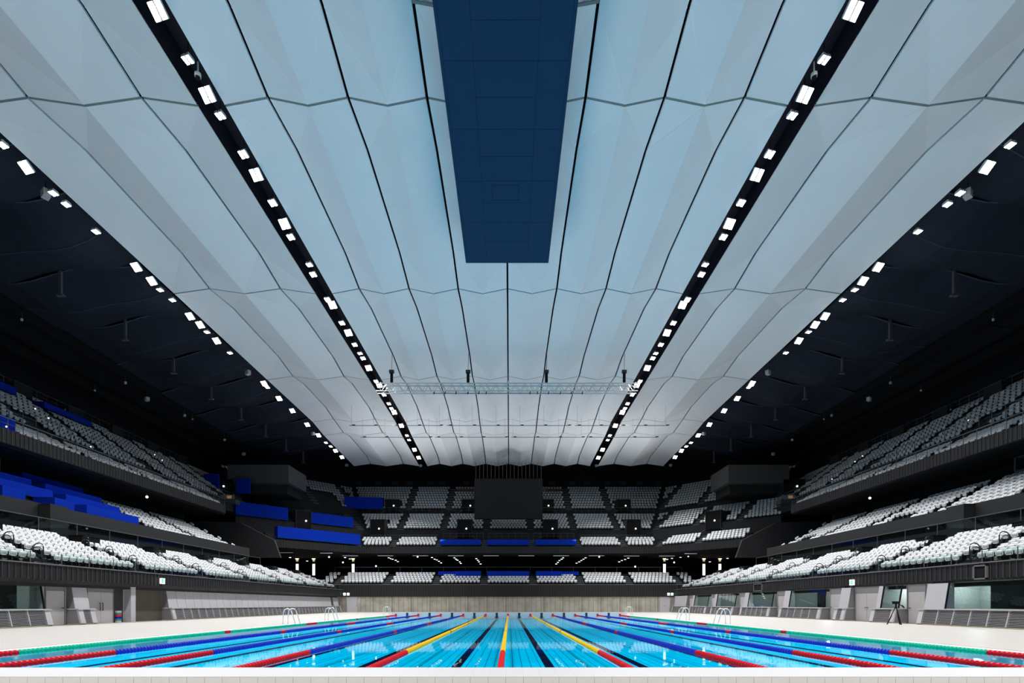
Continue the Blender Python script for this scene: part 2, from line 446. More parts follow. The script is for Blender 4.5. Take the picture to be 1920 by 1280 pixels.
# narrow glazed door, pillar and brown corridor on the left
b = MB(); b.box(-25.93, -25.84, 34.45, 35.25, DZ, 2.46); o = b.build('window_1', M_ROOMD); o['kind'] = 'structure'
b = MB(); b.box(-26.2, -25.45, 35.45, 35.9, DZ, 2.46); struct('trim_2', b, M_PANEL)
b = MB(); b.box(-25.98, -25.88, 35.95, 39.25, DZ, 2.46); struct('wall_left_corridor', b, M_BROWN)
b = MB(); b.box(-25.86, -25.80, 34.55, 35.0, .35, .80)
towels = empty('towel_stack', (-25.8, 34.8, DZ), 0, 'stack of folded striped covers seen low in the narrow dark doorway', 'towels')
cols = [M_PANEL, M_TEAL, M_BLUE, M_RED, M_TEAL, M_PANEL]
for i in range(6):
    b = MB(); b.box(-.02, .12, -.28, .10, .0+i*.13, .12+i*.13); part('folded_cover', b, cols[i], towels)
# far wall
b = MB(); b.box(-31, 31, 80.0, 80.4, DZ, 2.5); struct('wall_far', b, M_CONC)
for s in (-1, 1):
    DOORN[0] += 1
    xa = P(650 if s < 0 else 1237, 1130, 80).x; xb = P(670 if s < 0 else 1256, 1130, 80).x
    r = empty('door_%d' % DOORN[0]); r['kind'] = 'structure'
    b = MB(); b.box(xa, xb, 79.9, 80.0, DZ, 2.42); part('door_leaf', b, M_PANEL, r)
    b = MB(); hx = xb-.2 if s < 0 else xa+.6; b.box(hx, hx+.15, 79.82, 79.9, 1.0, 1.05); part('door_handle', b, M_HOUSD, r)

# ------------------------------------------------------------------ fascias
def fascia(name, A, B, n, z0, z1, pitch=.35, lip=True, chamfer=.25):
    """ribbed band from A to B (2D), n = outward (away from pool)"""
    A = Vector((*A, 0)); B = Vector((*B, 0)); n = Vector((*n, 0)); u = (B-A).normalized(); L = (B-A).length
    r = empty(name); r['kind'] = 'structure'
    z = Vector((0, 0, 1))
    b = MB()
    p = [A+z*z0+n*chamfer, A+z*(z0+chamfer*.8), A+z*z1, A+n*.5+z*z1, A+n*.5+z*z0]
    b.prism(p, u*L); part('band', b, M_FASC, r)
    b = MB(); k = int(L/pitch)
    for i in range(k+1):
        c = A+u*(i*L/k)
        q = [c-n*.035+z*(z0+.02)+n*chamfer, c-n*.035+z*(z0+chamfer*.8), c-n*.035+z*z1, c+n*.01+z*z1, c+n*.01+z*(z0+chamfer*.8), c+n*(.01+chamfer)+z*(z0+.02)]
        b.prism(q, u*.035)
    o = part('ribs', b, M_FRIB, r); o['kind'] = 'stuff'
    if lip:
        b = MB(); b.prism([A-n*.07+z*z1, A-n*.07+z*(z1+.06), A+n*.35+z*(z1+.06), A+n*.35+z*z1], u*L); part('coping', b, M_LIP, r)
    return r
FX = 25.15
for s, nm in ((-1, 'left'), (1, 'right')):
    fascia('wall_%s_fascia' % nm, (s*FX, 18), (s*FX, 79.6), (s, 0), 2.42, 3.42)
    fascia('wall_%s_upper_fascia' % nm, (s*36.2, 20), (s*36.2, 67), (s, 0), 11.56+H, 12.67+H, lip=False, chamfer=.1)
    fascia('wall_far_corner_fascia', (s*23.6, 83.8), (s*33.4, 74.0), (s*.7071, .7071), 9.3, 10.5, lip=False, chamfer=.1)
fascia('wall_far_fascia', (-31, 79.7), (31, 79.7), (0, 1), 2.42, 4.22, chamfer=.1)
fascia('wall_far_upper_fascia', (-23.6, 83.8), (23.6, 83.8), (0, 1), 9.3, 10.5, lip=False, chamfer=.1)

# ------------------------------------------------------------------ terraces and seats
SEATS = []   # (x,y,z,yaw,stand,row,idx)
def tier(stand, A, B, n, rows, z0, rise, depth, aisles, ext=(0, 0), skip=None, base=1.2, pitch=.53, aw=1.1, steps=True):
    A = Vector(A); B = Vector(B); n = Vector(n); u = (B-A).normalized(); L = (B-A).length
    b = MB(); st = MB()
    yaw = math.atan2(-n.x, n.y)
    for i in range(rows):
        e0, e1 = -ext[0]*i*depth, L+ext[1]*i*depth
        f = -ext[0]*(i+1)*depth; g = L+ext[1]*(i+1)*depth
        z = z0+i*rise
        p = [A+u*e0+n*i*depth, A+u*e1+n*i*depth, A+u*g+n*(i+1)*depth, A+u*f+n*(i+1)*depth]
        zb = z0-base if i == 0 else z-rise-.25
        b.hexa([(*q, zb) for q in p]+[(*q, z) for q in p])
        cuts = sorted(aisles)
        edges = [e0]+[c for c in cuts if e0 < c < e1]+[e1]
        idx = 0
        for a, c in zip(edges[:-1], edges[1:]):
            lo = a+(aw/2 if a != e0 else .12); hi = c-(aw/2 if c != e1 else .12)
            m = int((hi-lo)/pitch)
            if m < 1: continue
            pt = (hi-lo)/m
            if pt > pitch*1.25: pt = pitch
            for j in range(m-(i % 2)):
                t = lo+(j+.5+.5*(i % 2))*pt
                q = A+u*t+n*(i*depth+.55)
                if skip and skip(i, t, q): continue
                SEATS.append((q.x, q.y, z, yaw, stand, i, idx)); idx += 1
        if steps:
            for c in cuts:
                if e0 < c < e1:
                    q = A+u*(c-aw/2)+n*(i*depth+.01); q2 = A+u*(c+aw/2)+n*(i*depth+.01)
                    q3 = q2+n*depth*.98; q4 = q+n*depth*.98
                    st.hexa([(*t, z-.02) for t in (q, q2, q3, q4)]+[(*t, z+.015) for t in (q, q2, q3, q4)])
                    h1 = q+n*depth*.55; h2 = q2+n*depth*.55
                    st.hexa([(*t, z) for t in (h1, h2, q3, q4)]+[(*t, z+rise*.5) for t in (h1, h2, q3, q4)])
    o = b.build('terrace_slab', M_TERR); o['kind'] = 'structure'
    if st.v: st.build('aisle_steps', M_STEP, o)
    return o
LA = [29.5+7.5*k-20 for k in range(-1, 7)]
for s, nm in ((-1, 'left'), (1, 'right')):
    def skl(i, t, q):
        # stair wells cut into the top rows beside each aisle
        return i >= 6 and any(0.4 < (t-a) < 2.2 for a in LA)
    tier(nm+' lower stand', (s*25.5, 20), (s*25.5, 78.3), (s, 0), 7, 3.45, .33, .85, LA, skip=skl)
    if s < 0:
        def skm(i, t, q): return t+20 < 48.7 or (i == 0 and t+20 < 50.5)
    else:
        def skm(i, t, q): return (i < 2 and any(0 < t-a < 3.0 for a in (17.1+7.4, 17.1+7.4*3, 17.1+7.4*5)))
    MA = [42.1-20+7.4*k for k in range(-2, 4)]
    tier(nm+' middle stand', (s*33.6, 20), (s*33.6, 66), (s, 0), 7, 6.8+H, .43, .85, MA, skip=skm, base=.8)
    UA = [3.5+7.4*k for k in range(0, 8)]
    def sku(i, t, q, s=s): return s < 0 and t+20 < 39.4
    tier(nm+' upper stand', (s*36.3, 20), (s*36.3, 67), (s, 0), 4, 12.4+H, .45, .85, UA, skip=sku, base=.5)
    def skb(i, t, q, s=s): return i < 3 and any(0 < t-a < 2.2 for a in UA[1::2])
    tier(nm+' top stand', (s*41, 20), (s*41, 84.2), (s, 0), 10, 15.2+H, .62, .85, UA+[62.7-3], ext=(0, .414), skip=skb)
def blk(lst, hw): return lambda i, t, q: i < 3 and any(abs(t-a) < hw for a in lst)
FA = [-18.7, -11.2, -3.8, 3.8, 11.2, 18.7]
VOM = [-22.3, -7.5, 7.5, 22.3]
def cov_low(i, t, q):
    x = abs(q.x)
    if x < 3.4: return i >= 3
    if 4.2 < x < 10.9: return (i >= 3 and x < 8.2) or i >= 4
    return False
tier('far lower stand', (-29, 80.2), (29, 80.2), (0, 1), 5, 4.25, .34, .85, [29+a for a in FA]+[29-26.4, 29+26.4], skip=cov_low)
def cov_2(i, t, q): return abs(q.x) < 10.7 and i >= 1
tier('far second stand', (-23.6, 84.2), (23.6, 84.2), (0, 1), 4, 9.25+H, .40, .85, [23.6+a for a in FA], ext=(.414, .414), skip=cov_2, base=.6)
tier('far upper stand', (-24.75, 90), (24.75, 90), (0, 1), 7, 12.77+H, .5, .85, [24.75+a for a in FA], ext=(.414, .414), skip=lambda i, t, q: i < 4 and any(abs(q.x-v) < 1.3 for v in (-22.4, -7.5, 7.2, 21.4)), base=2.2)
tier('far top stand', (-27.9, 97.5), (27.9, 97.5), (0, 1), 9, 17.6+H, .64, .85, [27.9+a for a in FA], ext=(.414, .414), base=2.2,
     skip=lambda i, t, q: (i < 3 and any(abs(q.x-v) < 1.4 for v in (-21.6, -7.4, 7.1, 21.4))))
d = .7071
for s, nm in ((-1, 'left'), (1, 'right')):
    def line(A, B):   # keep u running so that n is outward: order irrelevant for boxes
        return (s*A[0], A[1]), (s*B[0], B[1])
    A, B = line((23.7, 84.2), (33.5, 74.3))
    tier('far %s corner second stand' % nm, A, B, (s*d, d), 4, 9.25+H, .40, .85, [.3, 6.9], ext=(.414, 0), base=.6, skip=(lambda i, t, q: True) if s < 0 else None)
    A, B = line((24.75, 90), (39.3, 75.45))
    tier('far %s corner upper stand' % nm, A, B, (s*d, d), 7, 12.77+H, .5, .85, [.4, 7.6, 14.6], ext=(.414, .0), base=2.2,
         skip=(lambda i, t, q: True) if s < 0 else (lambda i, t, q: i < 4 and 9.6 < t < 12.2))
    A, B = line((27.9, 97.5), (41, 84.4))
    tier('far %s corner top stand' % nm, A, B, (s*d, d), 9, 17.6+H, .62, .85, [.4, 8.0, 15.5], ext=(.414, .414), base=2.2,
         skip=(lambda i, t, q: i < 5 and t > 3) if s < 0 else None)

def seat_parts():
    bk = MB()   # backrest: a slightly dished slab
    W = .235
    cs = [(-W, 0), (-W*.5, .022), (0, .03), (W*.5, .022), (W, 0)]
    def slab(b, lev, th):
        k = len(b.v); nn = len(cs)
        for (y, z, ws) in lev:
            for x, c in cs: b.v.append((x*ws, y+c, z))
            for x, c in cs: b.v.append((x*ws*.96, y+c+th, z))
        st = 2*nn
        for i in range(len(lev)-1):
            for j in range(nn-1):
                a = k+i*st+j; b.f.append((a, a+1, a+1+st, a+st)); b.mi.append(0)
                a = k+i*st+nn+j; b.f.append((a+1, a, a+st, a+1+st)); b.mi.append(0)
            for j0, j1 in ((0, nn), (nn-1, 2*nn-1)):
                a = k+i*st; b.f.append((a+j0, a+j1, a+j1+st, a+j0+st)); b.mi.append(0)
        for i in (0, len(lev)-1):
            a = k+i*st
            for j in range(nn-1): b.f.append((a+j, a+j+1, a+nn+j+1, a+nn+j)); b.mi.append(0)
    slab(bk, [(.04, .38, .70), (.06, .52, .86), (.10, .66, 1.0), (.13, .76, .97), (.15, .79, .84)], .03)
    sp = MB(); slab(sp, [(-.05, .36, .62), (-.10, .44, .80), (-.09, .58, .86), (-.05, .66, .74)], .045)
    br = MB(); br.box(-.05, .05, .0, .10, 0, .42); br.box(-.255, -.235, -.06, .10, .36, .58); br.box(.235, .255, -.06, .10, .36, .58); br.box(-.25, .25, .02, .06, .36, .40)
    return bk, sp, br
def proj(x, y, z): return VX+(x-CX)*F/y, VY-(z-H)*F/y
vis = []
for sdat in SEATS:
    px, py = proj(sdat[0], sdat[1], sdat[2]+.5)
    if sdat[1] < 3: continue
    inframe = 4 < px < 1916 and 0 < py < 1280
    if not (-160 < px < 2080): continue
    vis.append((sdat[1]**2+sdat[0]**2, inframe, sdat))
vis.sort(key=lambda t: t[0])
near = [t[2] for t in vis if t[1] and 'lower' in t[2][4]][:300]
nearset = set(id(t) for t in near)
bk, sp, br = seat_parts()
proto = None
for sd in near:
    x, y, z, yaw, stand, row, idx = sd
    lab = 'pale grey tip-up seat, %s row of %s, %s from camera end' % (ORD[row], stand, nth(idx))
    if proto is None:
        proto = empty('stadium_seat', (x, y, z), yaw, lab, 'seat', 'pale grey tip-up seats of the lower side stands')
        part('backrest', bk, M_SEAT, proto, True); part('seat_pan', sp, M_SEAT, proto, True); part('bracket', br, M_BRKT, proto)
    else: dup(proto, (x, y, z), yaw, lab)
V = []; FC = []; MI = []
allv = np.array(bk.v+sp.v+br.v); nb_, ns_ = len(bk.v), len(sp.v)
pf = [f for f in bk.f]+[tuple(i+nb_ for i in f) for f in sp.f]+[tuple(i+nb_+ns_ for i in f) for f in br.f]
pm = [0]*(len(bk.f)+len(sp.f))+[1]*len(br.f)
fa = np.array(pf); nv = len(allv); cnt = 0
for t in vis:
    sd = t[2]
    if id(sd) in nearset: continue
    x, y, z, yaw = sd[:4]; c, s_ = math.cos(yaw), math.sin(yaw)
    V.append(allv@np.array([[c, s_, 0], [-s_, c, 0], [0, 0, 1]])+np.array([x, y, z]))
    FC.append(fa+cnt*nv); cnt += 1
V = np.concatenate(V); FC = np.concatenate(FC)
me = bpy.data.meshes.new('stadium_seats'); me.vertices.add(len(V)); me.vertices.foreach_set('co', V.ravel())
me.loops.add(FC.size); me.loops.foreach_set('vertex_index', FC.ravel().astype(np.int32))
me.polygons.add(len(FC)); me.polygons.foreach_set('loop_start', np.arange(0, FC.size, 4, dtype=np.int32))
me.polygons.foreach_set('loop_total', np.full(len(FC), 4, dtype=np.int32))
me.materials.append(M_SEAT); me.materials.append(M_BRKT)
me.polygons.foreach_set('material_index', np.array(pm*cnt, dtype=np.int32)); me.update(calc_edges=True); me.validate()
o = bpy.data.objects.new('stadium_seats', me); C.objects.link(o)
tag(o, 'the thousands of smaller pale grey tip-up seats filling all farther stands', 'seats', None, 'stuff')
print('SEATS', len(SEATS), len(vis), cnt)

# ------------------------------------------------------------------ aisle hoop rails (lower side stands)
hp = None
for s, nm in ((-1, 'left'), (1, 'right')):
    for ai, a in enumerate(LA):
        ya = a+20
        if ya < 26 or ya > 76: continue
        for r_ in range(0, 6):
            for e, en in ((-.52, 'near'), (.52, 'far')):
                if (r_+(e > 0)) % 2: continue
                x = s*(25.5+r_*.85+.2); z = 3.45+r_*.33; y = ya+e
                px, py = proj(x, y, z)
                if not 2 < px < 1918: continue
                lab = 'dark hoop handrail on %s edge of %s aisle, %s step up the %s lower stand' % (en, nth(ai-1), ORD[r_], nm)
                if hp is None:
                    hp = empty('aisle_handrail', (x, y, z), 0, lab, 'handrail', 'hoop handrails of the lower side aisles')
                    b = MB(); pts = [(0, 0, 0), (0, 0, .78), (.04, 0, .90), (.15, 0, .97), (.30, 0, .98), (.45, 0, .93), (.55, 0, .82), (.62, 0, .55), (.50, 0, .42), (.25, 0, .30), (.02, 0, .25)]
                    b.tube(pts, .03, 6); part('hoop', b, M_RAIL, hp, True)
                    b = MB(); b.tube([(.55, 0, .30), (.55, 0, .82)], .02, 6); part('post', b, M_RAIL, hp)
                    if s < 0: hp.rotation_euler = (0, 0, math.pi)
                else: dup(hp, (x, y, z), math.pi if s < 0 else 0, lab)

# ------------------------------------------------------------------ balustrades
def balustrade(name, A, B, z, h, lab, pan=1.9, post=M_RAILG, glass=True, toprail=False, pitch=None):
    A = Vector(A); B = Vector(B); L = (B-A).length; u = (B-A)/L
    r = empty(name, (0, 0, 0), 0, lab, 'balustrade' if glass else 'railing', 'glass balustrades' if glass else 'thin metal railings')
    ang = math.atan2(u.y, u.x)
    def series(nm_, n_, st_, off, mb, m_):
        o = None
        for i in range(n_):
            p = A+u*(i*st_+off)
            if o is None: o = part(nm_, mb, m_, r)
            else:
                o = o.copy(); C.objects.link(o); o.parent = r; KIDS[r.name].append(o)
            o.location = (p.x, p.y, z); o.rotation_euler = (0, 0, ang)
    if glass:
        n = max(1, int(L/pan)); st = L/n
        b = MB(); b.box(.03, st-.03, -.006, .006, 0, h); series('glass_pane', n, st, 0, b, M_GLASS)
    n = max(1, int(L/(pitch or pan))); st = L/n
    b = MB(); b.box(-.018, .018, -.018, .018, 0, h); series('post', n+1, st, 0, b, post)
    if toprail or not glass:
        b = MB(); b.bar((*A, z+h), (*B, z+h), .045)
        if not glass: b.bar((*A, z+h*.5), (*B, z+h*.5), .02)
        part('top_rail', b, post, r)
    return r
for s, nm in ((-1, 'left'), (1, 'right')):
    balustrade('glass_balustrade', (s*25.25, 20), (s*25.25, 78.4), 3.49, .62, 'low frameless glass balustrade before the front seats of the %s lower stand' % nm)
    balustrade('glass_balustrade', (s*32.2, 20), (s*32.2, 68), 6.1, 1.15, 'dark glass balustrade behind the back row of the %s lower stand' % nm, 3.2, toprail=True)
    balustrade('metal_railing', (s*36.3, 20), (s*36.3, 67), 12.67+H, .85, 'thin grey railing along the front of the %s upper stand' % nm, glass=False, pitch=1.2)
    balustrade('metal_railing', (s*40.7, 20), (s*40.7, 80), 15.3+H, 1.0, 'thin grey railing between the two blocks of the %s upper stand' % nm, glass=False, pitch=1.2)
    balustrade('metal_railing', (s*49.3, 20), (s*49.3, 80), 21.4+H, .9, 'thin grey railing behind the top row on the %s' % nm, glass=False, pitch=1.2)
balustrade('glass_balustrade', (-28, 84.6), (28, 84.6), 6.2, 1.05, 'glass balustrade with thin rail above the far lower seats', 3.4, toprail=True)
for x0, x1, w_ in ((-11, -4.2, 'left'), (-3.4, 3.4, 'middle'), (4.2, 11, 'right')):
    balustrade('metal_railing', (x0, 87.9), (x1, 87.9), 10.9+H, 1.0, 'grey railing above the %s blue cover of the far second stand' % w_, glass=False, pitch=1.0)
for s, nm in ((-1, 'left'), (1, 'right')):
    balustrade('metal_railing', (s*12, 87.9), (s*23, 87.9), 10.9+H, .7, 'grey railing behind the white seats of the far second stand, %s half' % nm, glass=False, pitch=1.4)
    balustrade('metal_railing', (s*5, 97.2), (s*27, 97.2), 17.0+H, .9, 'thin railing below the far top stand on the %s half' % nm, glass=False, pitch=1.2)

# ------------------------------------------------------------------ backing walls, walkways, soffits
b = MB()
b.box(-31, 31, 84.4, 92, 5.9, 6.12)                 # concourse floor
b.box(-34, 34, 92, 92.3, 6, 9.6)                    # concourse back wall
struct('wall_far_concourse', b, M_VOM)
b = MB()
b.box(-24, 24, 84.1, 92, 9.15, 9.3)
for s in (-1, 1):
    b.prism([(s*24, 92, 9.15), (s*24, 84, 9.15), (s*33.5, 74.4, 9.15), (s*45, 74.4, 9.15), (s*45, 92, 9.15)], (0, 0, .15))
struct('ceiling_far_concourse', b, M_SOFF)
b = MB(); b.box(-27, 27, 87.5, 90.1, 11.2, 12.1); struct('floor_far_walkway', b, M_TERR)
b = MB()
b.box(-30, 30, 95.9, 97.6, 16.8, 17.4); struct('floor_far_upper_walkway', b, M_TERR)
b = MB(); b.box(-34, 34, 105.2, 105.6, 20, 32)
for s in (-1, 1):
    b.prism([(s*31, 105.2, 20), (s*31, 105.8, 20), (s*50, 88.4, 20), (s*49.4, 87.8, 20)], (0, 0, 12))
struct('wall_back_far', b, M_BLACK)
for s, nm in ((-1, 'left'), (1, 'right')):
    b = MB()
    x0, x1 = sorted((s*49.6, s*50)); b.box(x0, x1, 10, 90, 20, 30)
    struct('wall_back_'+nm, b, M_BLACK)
    # top wall panels slightly lighter
    for k in range(9):
        y = 27+k*6.4; px, py = proj(s*49.3, y, 21.6+H)
        t = tag(MB(), None) if False else None
        r = empty('entry_hood', (s*49.0, y, 20.9+H), 0, 'grey box hood above the top row of the %s stand, %s from the camera end' % (nm, ORD[k]), 'hood', 'box hoods above the top rows')
        b = MB(); b.box(-.35, .35, -1.0, 1.0, 0, 1.1); part('hood_body', b, M_PARA, r)
        b = MB(); b.box(-.40, .40, -1.05, 1.05, 1.1, 1.18); part('hood_cap', b, M_BOXW, r)
    b = MB()      # walkway behind upper stand front rows and behind middle stand
    x0, x1 = sorted((s*39.6, s*41.1)); b.box(x0, x1, 20, 80, 13.2+H, 14.3+H); struct('floor_walkway_'+nm, b, M_TERR)
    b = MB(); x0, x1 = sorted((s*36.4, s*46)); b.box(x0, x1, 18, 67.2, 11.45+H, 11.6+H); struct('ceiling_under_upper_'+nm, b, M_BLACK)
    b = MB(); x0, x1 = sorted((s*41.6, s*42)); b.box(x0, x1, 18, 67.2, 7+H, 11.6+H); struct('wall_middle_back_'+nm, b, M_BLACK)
    # middle level: corridor floor, dark wall, parapet under the middle stand
    b = MB(); x0, x1 = sorted((s*31.4, s*34)); b.box(x0, x1, 18, 78.4, 5.55, 5.75); struct('floor_corridor_'+nm, b, M_TERR)
    b = MB(); x0, x1 = sorted((s*31.45, s*32.1)); b.box(x0, x1, 18, 78.4, 5.0, 6.05); struct('wall_low_parapet_'+nm, b, M_PARA)
    b = MB(); x0, x1 = sorted((s*33.45, s*33.62)); b.box(x0, x1, 18, 67, 5.6, 8.05); struct('wall_middle_front_'+nm, b, M_PARA)
    b = MB(); x0, x1 = sorted((s*33.1, s*33.3)); b.box(x0, x1, 18, 67, 7.35, 8.15+.25); struct('wall_middle_parapet_'+nm, b, M_PARA)
    # dark stair wells at the top of each lower aisle
    for k, a in enumerate(LA[1:]):
        y = a+20
        r = empty('stair_well', (s*30.9, y, 5.1), 0, 'black stair opening at top of the %s aisle of the %s lower stand' % (ORD[k], nm), 'stair opening', 'stair openings of the lower stands')
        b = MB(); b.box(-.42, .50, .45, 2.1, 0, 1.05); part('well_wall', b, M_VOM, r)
        b = MB(); b.box(-.46, .54, .42, 2.13, 1.05, 1.1); part('well_cap', b, M_BLACK, r)
    # flat piers that break the glass line
    r = empty('grey_pier', (s*32.72, 37.7, 5.75), 0, 'dark grey pier wall that breaks the glass line behind the %s lower stand' % nm, 'pier', 'grey piers behind the lower stands')
    b = MB(); b.box(-.5 if s > 0 else -.33, .33 if s > 0 else .5, -.75, .75, .3, 2.55); part('pier_wall', b, M_DARKW, r)
    b = MB(); b.box(-.5 if s > 0 else -.33, .33 if s > 0 else .5, -.77, .77, 2.55, 2.6); part('pier_cap', b, M_PARA, r)
    # dark end wall where middle stand meets the corner
    def Q(px, py, Y): p = P(px, py, Y); return Vector((p.x if s > 0 else -p.x, p.y, p.z))
    b = MB(); b.prism([Q(1392, 1012, 72), Q(1456, 979, 72), Q(1570, 976, 72), Q(1570, 1045, 72), Q(1380, 1045, 72)], (0, .4, 0))
    struct('wall_corner_'+nm, b, M_DARKW)
    # corner box
    r = empty('plant_box', (0, 0, 0), 0, 'grey box room hanging under the roof at the far %s corner' % nm, 'box room', 'grey box rooms in the far corners')
    xs = sorted((s*33.6, s*42.9))
    b = MB(); b.box(xs[0], xs[1], 80, 87, 18.6+H, 21.3+H); part('box_shell', b, M_BOXW, r)
    b = MB(); xs2 = sorted((s*34.4, s*42.5)); b.box(xs2[0], xs2[1], 81.5, 87, 17.2+H, 18.6+H); part('box_base', b, M_PARA, r)

# vomitory boxes in the far stands, with their small lamps
def lamp_ball(loc, r0, lab, name='exit_lamp', m=M_LAMPS, group='small exit lamps'):
    r = empty(name, loc, 0, lab, 'lamp', group)
    b = MB(); n = 8
    for i in range(5):
        a0 = math.pi*i/5; a1 = math.pi*(i+1)/5
        for j in range(n):
            t0 = 2*math.pi*j/n; t1 = 2*math.pi*(j+1)/n
            f = lambda a, t: (r0*math.sin(a)*math.cos(t), r0*math.sin(a)*math.sin(t), r0*math.cos(a))
            b.quad(f(a1, t0), f(a1, t1), f(a0, t1), f(a0, t0))
    part('globe', b, m, r)
    b = MB(); b.cyl((0, 0, r0*.8), (0, 0, r0+.18), .03); part('stem', b, M_HOUSD, r)
    return r
def vomitory(cx, cy, zb, w, h, dpt, yaw, lab, lx=.3):
    r = empty('vomitory', (cx, cy, zb), yaw, lab, 'entrance', 'entrance portals of the far stands')
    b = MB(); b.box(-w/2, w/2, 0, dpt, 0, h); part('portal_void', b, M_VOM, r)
    b = MB(); b.box(-w/2-.12, -w/2, -.1, dpt, 0, h+.1); b.box(w/2, w/2+.12, -.1, dpt, 0, h+.1); b.box(-w/2, w/2, -.1, dpt, h, h+.1); part('portal_frame', b, M_DARKW, r)
    b = MB()
    for s_ in (-1, 1):
        b.bar((s_*w/2, -.1, .2), (s_*(w/2+1.8), -.5, -.9), .05)
    part('stair_rail', b, M_RAILG, r)
    yy = -.25; c, s_ = math.cos(yaw), math.sin(yaw)
    lamp_ball((cx+c*lx-s_*yy, cy+s_*lx+c*yy, zb+h*.48), .14, 'lit globe lamp in the '+lab.split(',')[0]+(lab.split(',')[1] if ',' in lab else ''))
for i, x in enumerate((-22.4, -7.5, 7.2, 21.4)):
    vomitory(x, 89.6, 11.5+H, 2.3, 2.9, 3.6, 0, 'portal of the far middle seats, %s from left' % ORD[i])
for i, x in enumerate((-21.6, -7.4, 7.1, 21.4)):
    vomitory(x, 97.3, 17.2+H, 2.4, 2.2, 2.6, 0, 'dim portal of the far top seats, %s from left' % ORD[i])
for s, nm in ((-1, 'left'), (1, 'right')):
    vomitory(s*32.2, 82.3, 11.7+H, 2.3, 2.9, 3.4, -s*math.pi/4, 'entrance portal in the far %s corner' % nm)
    vomitory(s*(536.0*80/F), 80, 17.0+H, 3.2, 2.0, 2.0, 0, 'upper entrance portal beside the far %s corner box' % nm)
    p = P(0, 928, 76)
    r = empty('lit_booth', (s*39.9, 74.5, 14.3+H), 0, 'small booth with a dim orange lit window at the far %s corner' % nm, 'booth')
    b = MB(); b.box(-1.1, 1.1, 0, 1.5, 0, .65); part('booth_body', b, M_BOXW, r)
    b = MB()
    for k in range(4): b.box(-1.0+k*.5, -.55+k*.5, -.03, 0, .65, 1.25)
    part('booth_glass', b, M_PANELD, r)
    b = MB(); b.box(-.1, .55, -.05, -.02, .75, 1.15); part('orange_glow', b, M_ORNG, r)
    if s > 0:
        b = MB(); b.box(31.4, 32.9, 81.5, 81.6, 12.0+H, 13.1+H)
# small hoods along the far top
for i, px in enumerate((620, 652, 674, 709, 741, 769, 807, 829, 874, 1035, 1073, 1101, 1139, 1167, 1199, 1234, 1258, 1290)):
    p = P(px, 907, 105)
    r = empty('wall_hood', (p.x, 104.9, p.z-.2), 0, 'small grey wall hood above the far top row, %s from the left' % nth(i), 'hood', 'small wall hoods above the far stand')
    b = MB(); b.box(-.55, .55, -.3, .2, 0, .5); part('hood_body', b, M_PARA, r)
    b = MB(); b.box(-.58, .58, -.33, .2, .5, .55); part('hood_cap', b, M_BOXW, r)

# ------------------------------------------------------------------ blue covers
def cover(lab, pts8, group='blue covers over the seats'):
    r = empty('seat_cover', (0, 0, 0), 0, lab, 'cover', group)
    b = MB(); b.hexa(pts8); part('cloth', b, M_BLUE, r)
    # hem along the lower front edge
    a, c = Vector(pts8[0]), Vector(pts8[1]); b = MB(); b.bar(a, c, .07, .07); part('hem', b, M_NAVYL, r)
    return r
def side_cover(lv, y0, y1, lab):
    X = 34.3+1.7*lv; z1 = 8.1+.875*lv+H; z0 = z1-.82; D = 1.66
    cover(lab, [(-X, y1, z0), (-X, y0, z0), (-X-D, y0, z0+.45), (-X-D, y1, z0+.45), (-X, y1, z1), (-X, y0, z1), (-X-D, y0, z1+.05), (-X-D, y1, z1+.05)], 'long blue covers on the left middle stand')
for lv, y0, y1, t in ((0, 35.6, 37.3, 'shortest blue cover, lowest and nearest on the left middle stand'), (0, 39.7, 41.5, 'short lowest blue cover beside the stair wall on the left'),
                      (0, 42.7, 48.7, 'long lowest blue cover beside the white seats on the left'),
                      (1, 20, 41.5, 'second lowest near blue cover on the left middle stand'), (1, 42.7, 48.6, 'second lowest far blue cover on the left middle stand'),
                      (2, 20, 41.5, 'third near blue cover up the left middle stand'), (2, 42.7, 48.6, 'third far blue cover up the left middle stand'),
                      (3, 42.6, 48.6, 'topmost far blue cover of the left middle stand'), (3, 20, 41.0, 'topmost near blue cover of the left middle stand')):
    if lv == 3 and y0 == 20: continue
    side_cover(lv, y0, y1, t)
def strip_cover(A, B, n, z0, z1, D, lab, group='blue covers over the far seats', rz=.3):
    A = Vector(A); B = Vector(B); n = Vector(n)*D
    cover(lab, [(*A, z0), (*B, z0), (*(B+n), z0+rz), (*(A+n), z0+rz), (*A, z1), (*B, z1), (*(B+n), z1+.05), (*(A+n), z1+.05)], group)
strip_cover((-37, 20), (-37, 39.4), (-1, 0), 12.7+H, 13.85+H, 1.6, 'blue cover at the near end of the left upper stand')
strip_cover((-46.9, 20), (-46.9, 50), (-1, 0), 19.9+H, 20.6+H, 1.5, 'dim blue cover on the near top rows of the left upper stand')
strip_cover((-46.9, 53), (-46.9, 59), (-1, 0), 19.9+H, 20.5+H, 1.5, 'dim blue cover farther along the top rows of the left upper stand')
strip_cover((-23.7, 83.9), (-32.9, 74.7), (-d, d), 9.5+H, 11.15+H, 1.2, 'brightest long blue cover on the far left corner front rows')
strip_cover((-33.9, 80.6), (-39.2, 75.3), (-d, d), 12.9+H, 14.8+H, 1.5, 'blue cover in the far left corner below the grey box')
strip_cover((-26.2, 88.4), (-31.5, 83.1), (-d, d), 12.9+H, 14.65+H, 1.5, 'blue cover between the portal and white seats in the far left corner')
strip_cover((-23.4, 97.2), (-30.2, 96.2), (0, 1), 17.6+H, 19.8+H, 1.2, 'dim blue cover on the far top stand left of the screen')
p1, p2 = P(382, 915, 79), P(410, 888, 79)
